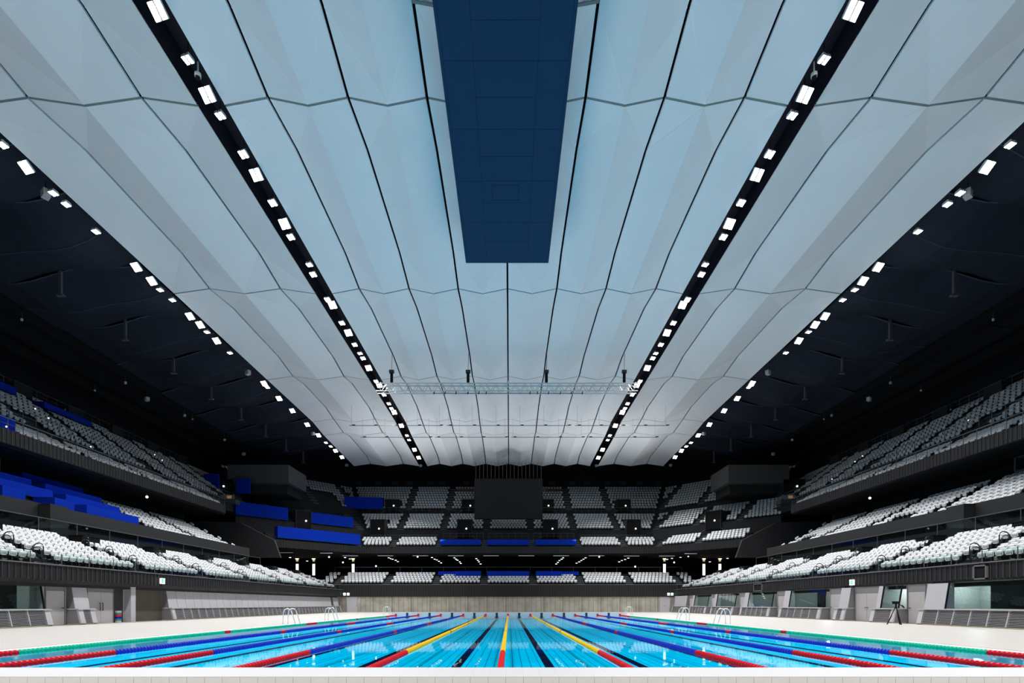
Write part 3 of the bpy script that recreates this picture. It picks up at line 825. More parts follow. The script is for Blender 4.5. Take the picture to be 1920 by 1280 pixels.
strip_cover((p1.x, 79), (p2.x, 79), (0, 1), p1.z, p2.z, .3, 'dim blue square drape left of the lit portal lamp', rz=0)
p1, p2 = P(442, 925, 79), P(468, 897, 79)
strip_cover((p1.x, 79), (p2.x, 79), (0, 1), p1.z, p2.z, .3, 'dim blue square drape under the far left grey box', rz=0)
for x0, x1, w_ in ((-11.0, -4.45, 'left'), (-3.45, 3.35, 'middle'), (4.3, 10.9, 'right')):
    strip_cover((x0, 84.40), (x1, 84.40), (0, 1), 9.52+H, 10.42+H, 2.6, '%s of the three blue covers on the far second stand' % w_, rz=.6)
strip_cover((-3.35, 82.62), (3.25, 82.62), (0, 1), 4.33+H, 5.22+H, 1.6, 'middle blue cover of the far lower stand', rz=.4)
for s, w_ in ((-1, 'left'), (1, 'right')):
    r = empty('seat_cover', (0, 0, 0), 0, 'stepped blue cover on the %s of the far lower stand' % w_, 'cover', 'blue covers over the far seats')
    b = MB(); xs = sorted((s*4.35, s*8.4)); b.box(xs[0], xs[1], 82.62, 84.3, 4.33+H, 5.22+H); part('cloth', b, M_BLUE, r)
    b = MB(); xs = sorted((s*8.4, s*11.2)); b.box(xs[0], xs[1], 83.45, 84.3, 4.62+H, 5.22+H); part('cloth', b, M_BLUE, r)
# tan benches in far corner left
for k, (pa, pb, py) in enumerate(((470, 520, 918), (485, 535, 926), (500, 560, 934), (856, 889, 918), (856, 889, 926), (1022, 1052, 918), (1022, 1052, 925))):
    Y = 88.5 if k < 3 else 103.0
    a, c = P(pa, py, Y), P(pb, py, Y)
    r = empty('timber_bench', (a.x, Y, a.z), 0, 'dim tan board bench %s' % ('in the far left corner, %s row' % ORD[k] if k < 3 else 'beside the %s top corner of the screen, %s row' % ('left' if k < 5 else 'right', 'upper' if k in (3, 5) else 'lower')), 'bench', 'tan board benches')
    b = MB(); b.box(0, c.x-a.x, -.15, .15, 0, .08); part('board', b, M_TAN, r)
    b = MB(); b.box(0, c.x-a.x, .0, .05, -.3, 0); part('riser', b, M_BRKT, r)

# ------------------------------------------------------------------ screen
r = empty('video_screen', (0, 88, 14.3+H), 0, 'large dark video screen hanging over the far stand', 'screen')
b = MB(); b.box(-5.75, 5.75, 0, .5, 0, 6.85); part('cabinet', b, M_BLACK, r)
b = MB(); b.box(-5.65, 5.65, -.04, 0, .1, 6.75); part('display', b, M_SCREEN, r)
for i in range(18):
    b = MB(); x = -5.5+i*11/17; b.cyl((x, .25, 6.85), (x, .25, 9.6), .035, 6); part('hanger', b, M_POST, r)

# ------------------------------------------------------------------ concourse lights behind the far lower stand
for i, (xa, xb, py) in enumerate(((478, 513, 1026.5), (523, 549, 1035), (538, 571, 1031.5), (600, 623, 1036), (642, 671, 1041), (708, 737, 1041), (773.5, 802.7, 1041), (840, 869, 1041), (906, 935, 1041), (972, 1001.7, 1041), (1037.5, 1066.7, 1041), (1104, 1133, 1041),
                                 (1170, 1199, 1041.5), (1236, 1265, 1041.5), (1284, 1307, 1037), (1336, 1369, 1033), (1393, 1428, 1028))):
    Y = 84.6 if 640 < xa < 1240 else 80.0
    a, c = P(xa, py, Y), P(xb, py, Y)
    r = empty('linear_lamp', (a.x, Y, a.z-.12), 0, 'thin dim linear lamp under the far second stand, %s from the left' % nth(i), 'lamp', 'linear lamps under the far second stand')
    b = MB(); b.box(0, c.x-a.x, 0, .12, .05, .11); part('tube', b, M_TUBE, r)
    b = MB(); b.box(0, c.x-a.x, .04, .1, .11, .16); part('housing', b, M_BLACK, r)
for i, px in enumerate((557, 588, 662, 1246, 1320, 1350)):
    Y = 90.5; x = P(px, 1050, Y).x; zb = P(px, 1066, Y).z-.1
    r = empty('lit_column', (x, Y, 6.15), 0, 'bright lit vertical strip on the concourse behind the glass, %s from the left' % ORD[i], 'lit strip', 'lit vertical strips of the concourse')
    zt = P(px, 1057, Y).z-6.15
    b = MB(); b.box(-.20, .20, 0, .1, .12, zt); part('lower_strip', b, M_WARM, r)
    b = MB(); b.box(-.17, .17, 0, .1, P(px, 1052, Y).z-6.15, P(px, 1041, Y).z-6.15); part('upper_strip', b, M_WARMD, r)
    b = MB(); b.box(-.26, .26, -.1, .1, 3.0-.12, 3.0); part('head_lamp', b, M_WARM, r)
    b = MB(); b.box(-.28, .28, .12, .2, 0, 3.0); part('frame', b, M_DARKW, r)
DL = [(729, 1045.5), (733, 1047), (736, 1048), (742, 1050), (746, 1052.5), (810, 1045), (815, 1048), (819, 1049.5), (823, 1052), (827, 1055),
      (852, 1045.5), (855, 1048), (858, 1050), (862, 1053), (864, 1056), (893, 1047), (896, 1050), (898, 1053), (901, 1057), (1056, 1045.5), (1053, 1048), (1049, 1050.5), (1046, 1054), (1043, 1057),
      (1098, 1045.5), (1094, 1048), (1090, 1050.5), (1086, 1053), (1081, 1055.5), (1178, 1046), (1172, 1048.5), (1166, 1050.5), (1161, 1053), (544, 1045), (576, 1051.5), (632, 1043), (647, 1045), (656, 1047.5), (1251, 1048.5), (1260, 1046.5), (1276, 1044.5), (1364, 1046.5), (1331, 1053)]
for i, (px, py) in enumerate(DL):
    Y = 88.0; p = P(px, py, Y)
    r = empty('downlight', (p.x, Y, p.z), 0, 'tiny white downlight on the dark concourse ceiling, %s along' % nth(i), 'lamp', 'small downlights of the concourse')
    b = MB(); b.box(-.14, .14, -.1, .1, -.03, .03); part('lens', b, M_LAMPS, r)
    b = MB(); b.box(-.23, .23, -.12, .12, .05, .12); part('housing', b, M_HOUSD, r)
for i, (px, py, Y) in enumerate(((617, 1044, 86), (783, 1043.5, 86), (1123.5, 1043.5, 86), (1290.5, 1042.5, 86), (643, 1054, 86), (1264, 1054, 86), (1191, 1062, 83), (705, 1061, 83))):
    p = P(px, py, Y)
    lamp_ball(tuple(p), .13, 'hanging white globe lamp under the far second stand, %s along' % ORD[i])
# side stands small lamps and step lights
for i, (px, py, Y) in enumerate(((275.5, 931.3, 50), (1631, 933.5, 52), (12, 799.5, 38.5), (66, 766, 50), (91, 783.5, 50), (170, 837, 50), (290, 852, 66), (304, 862.5, 66), (362, 907.5, 70), (405, 939, 72), (1617, 854.5, 66), (1603, 865, 66), (1560, 898, 66), (1842, 769.5, 50), (1815.5, 787, 50))):
    p = P(px, py, Y)
    lamp_ball(tuple(p), .06 if i > 1 else .12, 'tiny lit step lamp in the dark side stands, %s listed from the left' % ORD[i], 'step_lamp', group='tiny lamps in the side stands')

# ------------------------------------------------------------------ exit signs, vents, tripod
def exit_sign(s, px, py, Y, lab):
    p = P(px, py, Y)
    r = empty('exit_sign', (p.x, p.y, p.z), 0, lab, 'exit sign', 'lit exit signs')
    b = MB(); b.box(-.06, .06, -.20, .20, -.20, .20); part('sign_box', b, M_SGNW, r)
    fx = -s*.065
    b = MB()
    b.prism([(fx, -.16, -.17), (fx, -.02, -.17), (fx, -.02, .17), (fx, -.16, .17)], (-s*.004, 0, 0))
    b.bar((fx, .04, .08), (fx, .10, .0), .05, .05); b.bar((fx, .10, 0), (fx, .04, -.14), .03, .03); b.bar((fx, .10, 0), (fx, .16, -.10), .03, .03); b.bar((fx, .02, .02), (fx, .14, .07), .03, .03)
    part('pictogram', b, M_SGNG, r)
    b = MB(); b.box(-.07, .07, -.12, .12, -.36, -.24); part('speaker', b, M_BRKT, r)
exit_sign(-1, 304.5, 1089, 38.0, 'small lit exit sign on the left ribbed fascia')
exit_sign(1, 1597.5, 1091.5, 37.9, 'small green and white exit sign on the right ribbed fascia')
for i, (px, s) in enumerate(((645.5, -1), (652.5, -1), (1254, 1), (1260.5, 1))):
    p = P(px, 1113.5, 79.4)
    r = empty('exit_sign', (p.x, 79.5, p.z), 0, 'tiny lit sign low on the far fascia at the %s corner, %s one' % ('left' if s < 0 else 'right', ('outer', 'inner', 'inner', 'outer')[i]), 'exit sign', 'lit exit signs')
    b = MB(); b.box(-.17, .17, -.05, .05, -.2, .2); part('sign_box', b, M_SGNW, r)
    b = MB(); b.box(-.1, .1, -.06, -.05, -.15, .02); part('pictogram', b, M_SGNG, r)
for i, (y0, y1) in enumerate(((27.3, 28.1), (51.6, 53.4))):
    r = empty('wall_vent', (FX-.05, (y0+y1)/2, 2.95), 0, 'square grey framed opening in the right fascia, %s one' % ('nearer' if i == 0 else 'farther'), 'vent', 'framed openings in the right fascia')
    h = (y1-y0)/2 if i == 0 else .4
    h2 = .38; yy = (y1-y0)/2
    b = MB()
    b.box(-.08, .04, -yy, yy, -h2, -h2+.07); b.box(-.08, .04, -yy, yy, h2-.07, h2); b.box(-.08, .04, -yy, -yy+.07, -h2, h2); b.box(-.08, .04, yy-.07, yy, -h2, h2)
    part('frame', b, M_LIP, r)
    b = MB(); b.box(-.03, .03, -yy+.07, yy-.07, -h2+.07, h2-.07); part('opening', b, M_BLACK, r)
# tripod by the right wall
tp = P(1680, 1172, 31.0)
r = empty('tripod', (tp.x, 31.0, DZ), 0, 'black camera tripod standing on the deck before the right wall windows', 'tripod')
for a in (0.5, 2.6, 4.7):
    b = MB(); b.tube([(0, 0, 1.12), (math.cos(a)*.42, math.sin(a)*.42, .02)], .022, 6); b.tube([(math.cos(a)*.22, math.sin(a)*.22, .52), (math.cos(a)*.43, math.sin(a)*.43, 0)], .03, 6); part('leg', b, M_BLACK, r)
b = MB(); b.cyl((0, 0, .95), (0, 0, 1.25), .05, 10); part('centre_column', b, M_BLACK, r)
b = MB(); b.box(-.17, .17, -.08, .08, 1.22, 1.34); b.box(-.22, .12, -.05, .05, 1.34, 1.38); part('head', b, M_BLACK, r)
b = MB(); b.bar((.1, 0, 1.25), (.55, .1, 1.05), .03); b.bar((.42, .1, 1.14), (.56, .1, 1.00), .06); part('pan_handle', b, M_BLACK, r)
# glowing discs added to imitate reflections in the side windows
for i, (s, x, y, z) in enumerate(((-1, -26.3, 26.5, 1.72), (1, 26.2, 26.6, 1.75), (1, 26.2, 26.1, 1.78))):
    rr = empty('reflection_glow', (x, y, z), 0, ('glowing oval imitating a reflection in the dark left window', 'glowing oval imitating a reflection in the dark right window', 'second oval imitating a reflection at the edge of the dark right window')[i], 'lamp')
    b = MB(); n = 10
    pts = [(0, .17*math.cos(2*math.pi*j/n), .11*math.sin(2*math.pi*j/n)) for j in range(n)]
    b.prism(pts, (.05, 0, 0)); part('lens', b, M_LAMPS, rr)
    b = MB(); b.cyl((.02, 0, .1), (.02, 0, .7), .012, 6); part('stem', b, M_HOUSD, rr)

# ------------------------------------------------------------------ ceiling
Zr = 27.2
MODS = [(11.0, 28.15, Zr, Zr, 3.85), (28.15, 45.2, Zr, Zr, 3.85), (45.2, 62.55, Zr, Zr, 3.85), (62.55, 77.0, Zr, Zr, 3.3), (77.0, 81.6, Zr, 26.7, 0), (81.6, 97.5, 26.7, 26.1, 3.0)]
LINES = [0, 4.26, 8.5, 12.8]
halves = []   # (x_line, x_keel)
for i in range(3):
    k = (LINES[i]+LINES[i+1])/2; halves += [(LINES[i], k), (LINES[i+1], k)]
halves += [(12.8, 15.1), (19.6, 16.6), (19.6, 22.65), (25.7, 22.65), (25.7, 28.75)]
G = .075; JG = .07; RISE = .50; DROP = .42
b = MB(); jb = MB(); sb = MB()
M_SEAM = mat('membrane weld seam', (.97, .99, .99), .5)
for s in (-1, 1):
    for xl, xk in halves:
        sg = 1 if xk > xl else -1
        xe = s*(xl+sg*G); xkk = s*xk
        wsc = 1.0 if abs(xk-xl) < 2.5 else 1.0
        for (ya, yb, za, zb, dl) in MODS:
            za += H; zb += H
            a0, b0 = ya+JG, yb-JG
            Ma, Mb = (xkk, a0, za-DROP), (xkk, b0, zb-DROP)
            La, Lb = (xe, a0, za), (xe, b0, zb)
            pts = [La, Lb]
            if dl:
                zk = max(za, zb)+RISE
                if zb < za-.3: zk2 = zb+RISE+.2
                else: zk2 = zk
                Ka, Kb = (xe, ya+dl, zk), (xe, yb-dl, zk2)
                b.quad(La, Ka, Ma); b.quad(Ka, Kb, Mb, Ma); b.quad(Kb, Lb, Mb)
                chain = [La, Ka, Kb, Lb]
            else:
                b.quad(La, Lb, Mb, Ma); chain = [La, Lb]
            for p, q in zip(chain[:-1], chain[1:]):
                b.quad(p, q, (q[0], q[1], q[2]+.14), (p[0], p[1], p[2]+.14))
            # free keel edges (beside the light slots and at the outer edge)
            if xk in (15.1, 16.6, 28.75):
                b.quad(Ma, Mb, (Mb[0], Mb[1], Mb[2]+.06), (Ma[0], Ma[1], Ma[2]+.06))
            if dl:
                for p_, q_ in ((Ma, Ka), (Mb, Kb)):
                    p_ = Vector(p_)-Vector((0, 0, .006)); q_ = Vector(q_)-Vector((0, 0, .006)); sb.bar(p_, q_, .035, .012)
            for E, M_ in ((La, Ma), (Lb, Mb)):
                b.quad(E, M_, (M_[0], M_[1], M_[2]+.14), (E[0], E[1], E[2]+.14))
            # joint strip at the far end of each module
            if yb < 90:
                jb.hexa([(xe, yb-JG-.01, zb+.03), (xkk, yb-JG-.01, zb-DROP+.03), (xkk, yb+JG+.01, zb-DROP+.03), (xe, yb+JG+.01, zb+.03),
                         (xe, yb-JG-.01, zb+.09), (xkk, yb-JG-.01, zb-DROP+.09), (xkk, yb+JG+.01, zb-DROP+.09), (xe, yb+JG+.01, zb+.09)])
    # extra joint beside the navy board
    for (xl, xk) in ((4.26, 2.13), (0, 2.13)):
        z0 = Zr+H+RISE*.5
        jb.hexa([(s*xl, 23.78, z0-.02), (s*xk, 23.78, z0-.42), (s*xk, 23.92, z0-.42), (s*xl, 23.92, z0-.02), (s*xl, 23.78, z0+.03), (s*xk, 23.78, z0-.37), (s*xk, 23.92, z0-.37), (s*xl, 23.92, z0+.03)])
ce = b.build('ceiling', M_CEIL); ce['kind'] = 'structure'
jo = jb.build('joint_strips', M_JOINT, ce); sb.build('weld_seams', M_SEAM, ce)
b = MB(); b.box(-29, 29, 8, 97.6, Zr+H+1.2, Zr+H+1.4)
for s in (-1, 1):
    for x in (14.95, 16.65, 28.9):
        x0, x1 = sorted((s*x, s*(x+.08))); b.box(x0, x1, 8, 97.5, Zr+H-.25, Zr+H+1.2)
struct('ceiling_void', b, M_SLOT)
# dark side and far soffits
for s, nm in ((-1, 'left'), (1, 'right')):
    b = MB(); b.quad((s*28.9, 8, 28.3+H), (s*50, 8, 25.6+H), (s*50, 106, 25.6+H), (s*28.9, 106, 28.3+H)); struct('ceiling_side_'+nm, b, M_SOFF)
    # hanging nets between hangers, one scallop per bay
    for k in range(-2, 8):
        ya = 42.2+7.1*k-7.1; yb = ya+7.1
        if ya < 12: continue
        r = empty('ceiling_net', (0, 0, 0)); r['kind'] = 'structure'
        b = MB(); nx, ny = 10, 8
        g = [[None]*(ny+1) for _ in range(nx+1)]
        for i in range(nx+1):
            x = 29.6+i/nx*12.5; tx = i/nx
            for j in range(ny+1):
                ty = j/ny
                z = 27.6-1.9*tx-.9*math.sin(math.pi*ty)*math.sin(math.pi*min(1, tx*1.1))-.25*math.sin(tx*9+k)
                g[i][j] = (s*x, ya+ty*7.1, z+H)
        for i in range(nx):
            for j in range(ny): b.quad(g[i][j], g[i+1][j], g[i+1][j+1], g[i][j+1])
        part('net', b, M_NET, r, True)
        b = MB(); b.tube([Vector(g[i][0])-Vector((0, 0, .03)) for i in range(nx+1)], .05, 5); b.tube([Vector(g[i][4])-Vector((0, 0, .03)) for i in range(nx+1)], .03, 5)
        part('edge_cord', b, M_NETL, r)
    for k in range(0, 8):
        y = 42.2+7.1*k
        if y > 96: continue
        r = empty('hanger_post', (s*36, y, 24.9+H), 0, 'pale vertical hanger post in the dark %s roof side, %s from the camera end' % (nm, ORD[k]), 'post', 'hanger posts under the dark roof sides')
        b = MB(); b.box(-.1, .1, -.1, .1, 0, 3.0); part('post', b, M_POST, r)
        b = MB(); b.box(-.3, .3, -.14, .14, -.1, .0); part('foot_plate', b, M_POST, r)
    b = MB()
    for X, z in ((42.6, 24.9), (47.3, 24.0)):
        x0, x1 = sorted((s*(X-.45), s*(X+.45))); b.box(x0, x1, 10, 97, z+H, z+1.0+H)
    struct('beam_'+nm, b, M_BLACK)
    b = MB()
    for k in range(10):
        y = 20.9+7.1*k; b.bar((s*29, y, 28.0+H), (s*49, y, 25.9+H), .25, .35)
    struct('beam_cross_'+nm, b, M_SOFF)
b = MB(); b.quad((-31, 97.5, 28.3+H), (31, 97.5, 28.3+H), (31, 106, 26.5+H), (-31, 106, 26.5+H)); b.box(-29, 29, 97.55, 97.7, 25.9+H, 29+H) if False else None
struct('ceiling_far', b, M_SOFF)
b = MB()
for y in (100.5, 103.5): b.box(-31, 31, y-.2, y+.2, 26.0+H, 26.6+H)
struct('beam_far', b, M_BLACK)

# navy board hung under the ceiling
r = empty('hanging_board', (0, 10, 25.2+H), 0, 'long navy blue panelled board hung along the middle of the ceiling', 'ceiling board')
b = MB(); b.box(-3.05, 3.05, 0, 28.7, 0, .6); part('board', b, M_NAVY, r)
b = MB()
for y in (22.6, 24.3, 26.06, 27.8, 29.5, 31.2, 32.9, 34.6, 36.4): b.box(-2.9 if y in (24.3, 27.8, 31.2, 34.6) else -1.5, 2.9 if y in (24.3, 27.8, 31.2, 34.6) else 1.5, y-10-.012, y-10+.012, -.006, 0)
for x in (-1.5, 1.5, -2.9, 2.9): b.box(x-.012, x+.012, 0, 28.2, -.006, 0)
part('panel_joints', b, M_NAVYL, r)
b = MB(); 
for (x0, x1, y0, y1) in ((-.88, .75, 31.5, 31.53), (-.88, .75, 32.67, 32.7), (-.88, -.85, 31.5, 32.7), (.72, .75, 31.5, 32.7)): b.box(x0, x1, y0-10, y1-10, -.012, 0)
part('hatch', b, M_NAVYL, r)
for y in (4, 12, 20, 27):
    for x in (-2.6, 2.6):
        b = MB(); b.cyl((x, y, .6), (x, y, 2.6), .03, 6); part('hanger_rod', b, M_POST, r)

# ------------------------------------------------------------------ floodlights
def flood_proto(kind):
    r = empty('floodlight', (0, 0, -50), 0, 'x', 'floodlight')
    sz = {'B': .62, 'm': .42, 's': .38}[kind]
    tilt = {'B': math.radians(38), 'm': math.radians(18), 's': math.radians(4)}[kind]
    def rot(p):   # tilt lens toward -y
        x, y, z = p; c, s_ = math.cos(tilt), math.sin(tilt)
        return (x, y*c+z*s_, -y*s_+z*c)
    def rbox(b, x0, x1, y0, y1, z0, z1):
        b.hexa([rot(p) for p in ((x0, y0, z0), (x1, y0, z0), (x1, y1, z0), (x0, y1, z0), (x0, y0, z1), (x1, y0, z1), (x1, y1, z1), (x0, y1, z1))])
    for sx in (-1, 1):
        b = MB(); xs = sorted((sx*.035, sx*(.035+sz*.48))); rbox(b, xs[0], xs[1], -sz*.5, sz*.5, .02, .14); 
        for q in range(4): rbox(b, xs[0]+.03+q*(xs[1]-xs[0]-.06)/3.6, xs[0]+.045+q*(xs[1]-xs[0]-.06)/3.6, -sz*.42, sz*.42, .14, .21)
        hs = part('housing', b, M_HOUS, r)
        b = MB(); rbox(b, xs[0]+.015, xs[1]-.015, -sz*.47, sz*.47, 0, .02); part('lens', b, M_LAMP, hs)
    b = MB(); b.tube([(-.12*math.cos(t)+0, .02, .26-.12*math.sin(t)) for t in [i*math.pi/6 for i in range(13)]], .02, 5); part('yoke', b, M_HOUSD, r)
    b = MB(); b.cyl((0, .02, .36), (0, .02, .85), .03, 6); part('stem', b, M_HOUSD, r)
    return r
PR = {k: flood_proto(k) for k in 'Bms'}
used = set()
def place_flood(kind, loc, rz, lab, group):
    if kind not in used:
        used.add(kind); r = PR[kind]; r.location = loc; r.rotation_euler = (0, 0, rz); r['label'] = lab; r['group'] = group; return r
    return dup(PR[kind], loc, rz, lab, group)
SPW = 3650.0
LD = {}
def spot(loc, aim, power, size=math.radians(94)):
    key = (power, size)
    if key not in LD:
        l = bpy.data.lights.new('flood_beam', 'SPOT'); l.energy = power; l.spot_size = size; l.spot_blend = .85; l.shadow_soft_size = .35
        l.color = (1.0, .985, .97); LD[key] = l
    o = bpy.data.objects.new('flood_beam', LD[key]); C.objects.link(o); o.location = loc
    o.rotation_euler = Vector(aim).to_track_quat('-Z', 'Y').to_euler()
INNER = [(295, 20, 'B'), (352, 113, 's'), (388, 178, 'B'), (413, 218, 's'), (456, 290, 'm'), (480, 328, 'B'), (511, 381, 'm'), (533, 420, 'B'), (545, 445, 'm'), (580, 497, 's'),
         (587, 515, 'm'), (614, 562, 'm'), (623, 572, 'B'), (641, 606, 'm'), (653, 624, 'B'), (665, 646.5, 'm'), (675, 663, 's'), (680.5, 672, 'm'), (691, 690, 'B'), (705, 715, 'm'), (711, 722, 'B'),
         (720, 740.5, 'm'), (729, 757, 'm'), (734, 766, 'm'), (739, 773, 'B'), (752.5, 798, 'B'), (763, 816.5, 'm'), (767, 825, 'm'), (777, 843, 'B'), (785, 858, 'B')]
OUTER = [(5, 273, 's'), (48, 314, 'B'), (100, 363, 's'), (124, 384, 's'), (180, 435, 's'), (255, 501, 'B'), (284, 527, 'B'), (300, 544, 's'), (323, 563, 's'), (356, 593, 'B'), (375, 609, 'B'),
         (388, 623, 's'), (406, 639, 'B'), (431, 662, 's'), (495, 719, 'B'), (501, 726, 'm'), (523, 747, 'B'), (548, 770, 'B'), (576, 796, 'B'), (597, 816, 'B'), (611, 830, 'm'), (620, 837, 'm'), (629, 845, 'B'), (641, 857, 'B')]
for s, nm in ((-1, 'left'), (1, 'right')):
    for lst, ln in ((INNER, 'inner'), (OUTER, 'outer')):
        for i, (px, py, kd) in enumerate(lst):
            zz = 26.3 if py < 800 else 26.3-1.0*(py-800)/60
            Y = F*zz/(VY-py); X = (px-VX)*Y/F+CX
            X = X if s < 0 else -X
            fam = {'B': 'large bright', 'm': 'medium', 's': 'small flat'}[kd]
            place_flood(kd, (X, Y, zz+H), s*.25, '%s twin floodlight in the %s %s light slot, %s from the camera end' % (fam, nm, ln, nth(i)), 'twin floodlights in the roof slots')
            ax = s*(.25 if i % 3 else -.25) if ln == 'inner' else -s*.20
            ay = (.45 if i % 2 else -.45) if Y < 66 else (.15 if i % 2 and Y < 78 else -.5)
            spot((X, Y-.1, zz+H-.42), (ax, ay, -1), {'B': SPW, 'm': SPW*.6, 's': SPW*.5}[kd], math.radians(94 if ln == 'inner' else 86))
    # the same rows of floodlights go on above and behind the camera
    for j, y in enumerate((-20, -12, -4, 2, 8, 14, 19)):
        ay = .5 if y < 5 else (.4 if j % 2 else -.3)
        pw = SPW*(1.7 if y < 5 else 1)
        spot((s*15.8, y, 26+H), (0, ay, -1), pw)
        spot((s*29.2, y, 26+H), (-s*.20, ay, -1), pw, math.radians(86))
# speaker-like white boxes and small fittings in the dark roof sides
SB = [(86, 352, 27, .55), (465, 692, 27, .55), (587, 808, 26.6, .5), (650, 868, 26.2, .5), (789, 869, 26.2, .45), (276, 742, 24.6, .5), (457, 846.5, 24.6, .5), (235, 711.5, 24.6, .28), (346, 773.5, 24.6, .3), (361, 781, 24.6, .18), (421, 820, 24.6, .28), (178, 726, 23.4, .18), (41, 592, 24.8, .2), (122, 762, 21, .12)]
for s, nm in ((-1, 'left'), (1, 'right')):
    for i, (px, py, zz, sz) in enumerate(SB):
        Y = F*zz/(VY-py); X = ((px-VX)*Y/F+CX); X = X if s < 0 else -X
        r = empty('roof_fitting', (X, Y, zz+H-.3), s*.6, 'pale box fitting hung in the dark %s roof side, %s in order' % (nm, nth(i)), 'fitting', 'small roof fittings')
        b = MB(); b.box(-sz/2, sz/2, -sz*.35, sz*.35, -sz*.6, sz*.25)
        for q in range(3): b.box(-sz/2+q*sz/3, -sz/2+q*sz/3+.03, -sz*.38, -sz*.35, -sz*.5, sz*.2)
        part('case', b, M_HOUS, r)
        b = MB(); b.cyl((0, 0, sz*.25), (0, 0, sz*.25+.6), .03, 6); part('bracket', b, M_HOUSD, r)
    Y = F*26.0/(VY-150); X = (371-VX)*Y/F+CX; X = X if s < 0 else -X
    r = empty('dome_camera', (X, Y, 26.2+H), 0, 'white dome camera hanging in the %s inner light slot' % nm, 'camera')
    b = MB(); b.cyl((0, 0, .1), (0, 0, .7), .035, 8); part('stem', b, M_HOUS, r)
    b = MB(); b.cyl((0, 0, -.05), (0, 0, .12), .15, 12); part('shroud', b, M_HOUS, r)
    b = MB(); b.cyl((0, 0, -.15), (0, 0, -.05), .11, 12); part('dome', b, M_BLACK, r)

# ------------------------------------------------------------------ lighting truss and pipes
TY = 57.2
r = empty('lighting_truss', (0, TY, 23.15+H), 0, 'long aluminium box truss hanging across the pool from four hoists', 'truss')
def truss_seg(b, x0, x1):
    hw = .36
    for dy in (-hw, hw):
        for z in (0, .82): b.tube([(x0, dy, z), (x1, dy, z)], .06, 6)
    n = int((x1-x0)/.5); st = (x1-x0)/n
    for i in range(n):
        a, c = x0+i*st, x0+(i+1)*st
        for dy in (-hw, hw):
            b.tube([(a, dy, 0 if i % 2 else .82), (c, dy, .82 if i % 2 else 0)], .026, 4)
        b.tube([(a, -hw if i % 2 else hw, 0), (c, hw if i % 2 else -hw, 0)], .016, 4)
for x0, x1 in ((-14.3, -11.9), (-11.9, -7.2), (-7.2, -2.4), (-2.4, 2.4), (2.4, 7.2), (7.2, 11.9), (11.9, 14.1)):
    b = MB(); truss_seg(b, x0, x1); part('truss_section', b, M_ALU, r)
b = MB(); b.tube([(-8.2, 0, -.12), (8.2, 0, -.12)], .025, 5); part('cable_bar', b, M_BLACK, r)
for x in (-8.1, -6.9, -5.7, -4.4, -3.2, -2.4, 2.4, 3.2, 4.4, 5.7, 6.9, 8.1):
    b = MB(); b.bar((x, 0, -.22), (x+.08, 0, .18), .09); part('clamp', b, M_BLACK, r)
for i, x in enumerate((-12.7, -4.35, 4.2, 12.7)):
    h = empty('chain_hoist', (x, TY, 23.97+H), 0, 'black chain hoist on the truss, %s from the left' % ORD[i], 'hoist', 'chain hoists over the truss')
    b = MB(); b.cyl((0, 0, .25), (0, 0, 1.25), .16, 12); part('bag', b, M_BLACK, h)
    b = MB(); b.cyl((-.25, 0, 1.42), (.25, 0, 1.42), .2, 12); part('motor', b, M_BRKT, h)
    b = MB(); b.tube([(0, 0, 1.5), (.05, 0, 3.4)], .025, 5); b.tube([(.1, 0, 0), (.1, 0, .3)], .025, 5); part('chain', b, M_POST, h)
h = empty('cable_drop', (0, TY, 23.97+H), 0, 'slim cable fitting on the middle of the truss', 'hoist')
b = MB(); b.tube([(0, 0, 0), (0, 0, 1.2)], .02, 5); part('cable', b, M_POST, h)
b = MB(); b.cyl((0, 0, .1), (0, 0, .4), .12, 10); part('swivel', b, M_ALU, h)
for i, (xa, xb, py) in enumerate(((655, 828, 797.5), (837, 1068, 797.5), (1078, 1252, 797.5), (676, 808, 819.5), (815, 950, 819.5), (958, 1094, 819.5), (1100, 1232, 819.5))):
    Y = F*24/(VY-py); a, c = P(xa, py, Y), P(xb, py, Y)
    r = empty('suspended_pipe', (a.x, Y, a.z), 0, 'thin pipe hung across under the ceiling, %s row, %s piece from the left' % ('near' if i < 3 else 'far', ORD[i if i < 3 else i-3]), 'pipe', 'thin pipes hung under the ceiling')
    L = c.x-a.x
    b = MB(); b.tube([(0, 0, 0), (L, 0, 0)], .035, 6); part('pipe', b, M_POST, r)
    n = int(L/3)
    for j in range(n+1):
        x = .3+j*(L-.6)/n
        b = MB(); b.cyl((x, 0, 0), (x, 0, 2.75), .008, 4); part('wire', b, M_POST, r)
        b = MB(); b.box(x+.1, x+.5, -.05, .05, .02, .12); part('clip', b, M_BRKT, r)

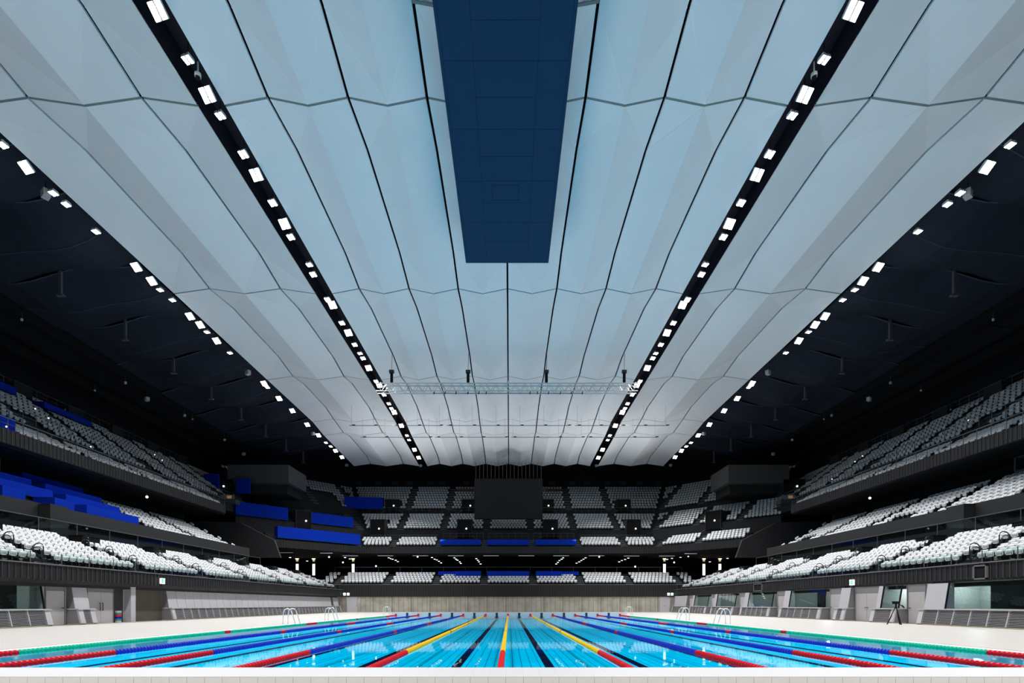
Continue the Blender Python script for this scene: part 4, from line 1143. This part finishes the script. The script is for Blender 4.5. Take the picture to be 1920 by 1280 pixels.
# uplights added to brighten the far ceiling, and booths on the middle stands
for i, x in enumerate((-22.6, -18.7, -11.2, 11.2, 18.7, 22.6)):
    r = empty('added_uplight', (x, 83.66, 10.45), 0, 'small dark fill lamp added on top of the far second fascia, %s from left' % ORD[i], 'lamp', 'added fill lamps on the far fascia')
    b = MB(); b.box(-.12, .12, -.1, .1, 0, .10); part('housing', b, M_HOUSD, r)
    l = bpy.data.lights.new('added_uplight_beam', 'SPOT'); l.energy = 1700; l.spot_size = math.radians(108); l.spot_blend = 1; l.shadow_soft_size = .1
    o = bpy.data.objects.new('added_uplight_beam', l); C.objects.link(o); o.location = (x, 83.66, 10.7); o.rotation_euler = Vector((-x*.014, -.06, 1)).to_track_quat('-Z', 'Y').to_euler()
for s, nm in ((-1, 'left'), (1, 'right')):
    r = empty('commentary_booth', (s*40.4, 38.5, 9.4+H), 0, 'grey booth with glazed frame behind the near end of the %s middle stand' % nm, 'booth')
    b = MB(); b.box(-.8, .8, -3.0, 2.4, 0, 1.0); part('booth_base', b, M_BOXW, r)
    for y in (-3.0, -1.2, .6, 2.35):
        b = MB(); b.box(-.8 if s > 0 else .7, -.7 if s > 0 else .8, y, y+.07, 1.0, 2.0); part('frame_post', b, M_LIP, r)
    b = MB(); b.box(-.8, .8, -3.0, 2.4, 2.0, 2.08); part('frame_top', b, M_BOXW, r)

# ------------------------------------------------------------------ light of the small rooms
for x, y in ((-27.5, 25.5), (27, 30), (27, 34.3), (27, 44), (27, 52), (27, 60), (27, 68)):
    l = bpy.data.lights.new('room_light', 'POINT'); l.energy = 60 if y == 34.3 else 85; l.shadow_soft_size = .3; l.color = (.9, 1, .97)
    o = bpy.data.objects.new('room_light', l); C.objects.link(o); o.location = (x, y, 2.2)

# ------------------------------------------------------------------ render settings
SC.view_settings.view_transform = 'Standard'; SC.view_settings.look = 'None'; SC.view_settings.gamma = 1.0
SC.view_settings.use_curve_mapping = False; SC.view_settings.exposure = 0.12
cy = SC.cycles
cy.max_bounces = 6; cy.diffuse_bounces = 4; cy.glossy_bounces = 3; cy.transparent_max_bounces = 8; cy.transmission_bounces = 3
cy.sample_clamp_indirect = 4.0; cy.caustics_reflective = False; cy.caustics_refractive = False
cy.use_denoising = True; cy.denoiser = 'OPENIMAGEDENOISE'; cy.use_adaptive_sampling = True; cy.adaptive_threshold = .02
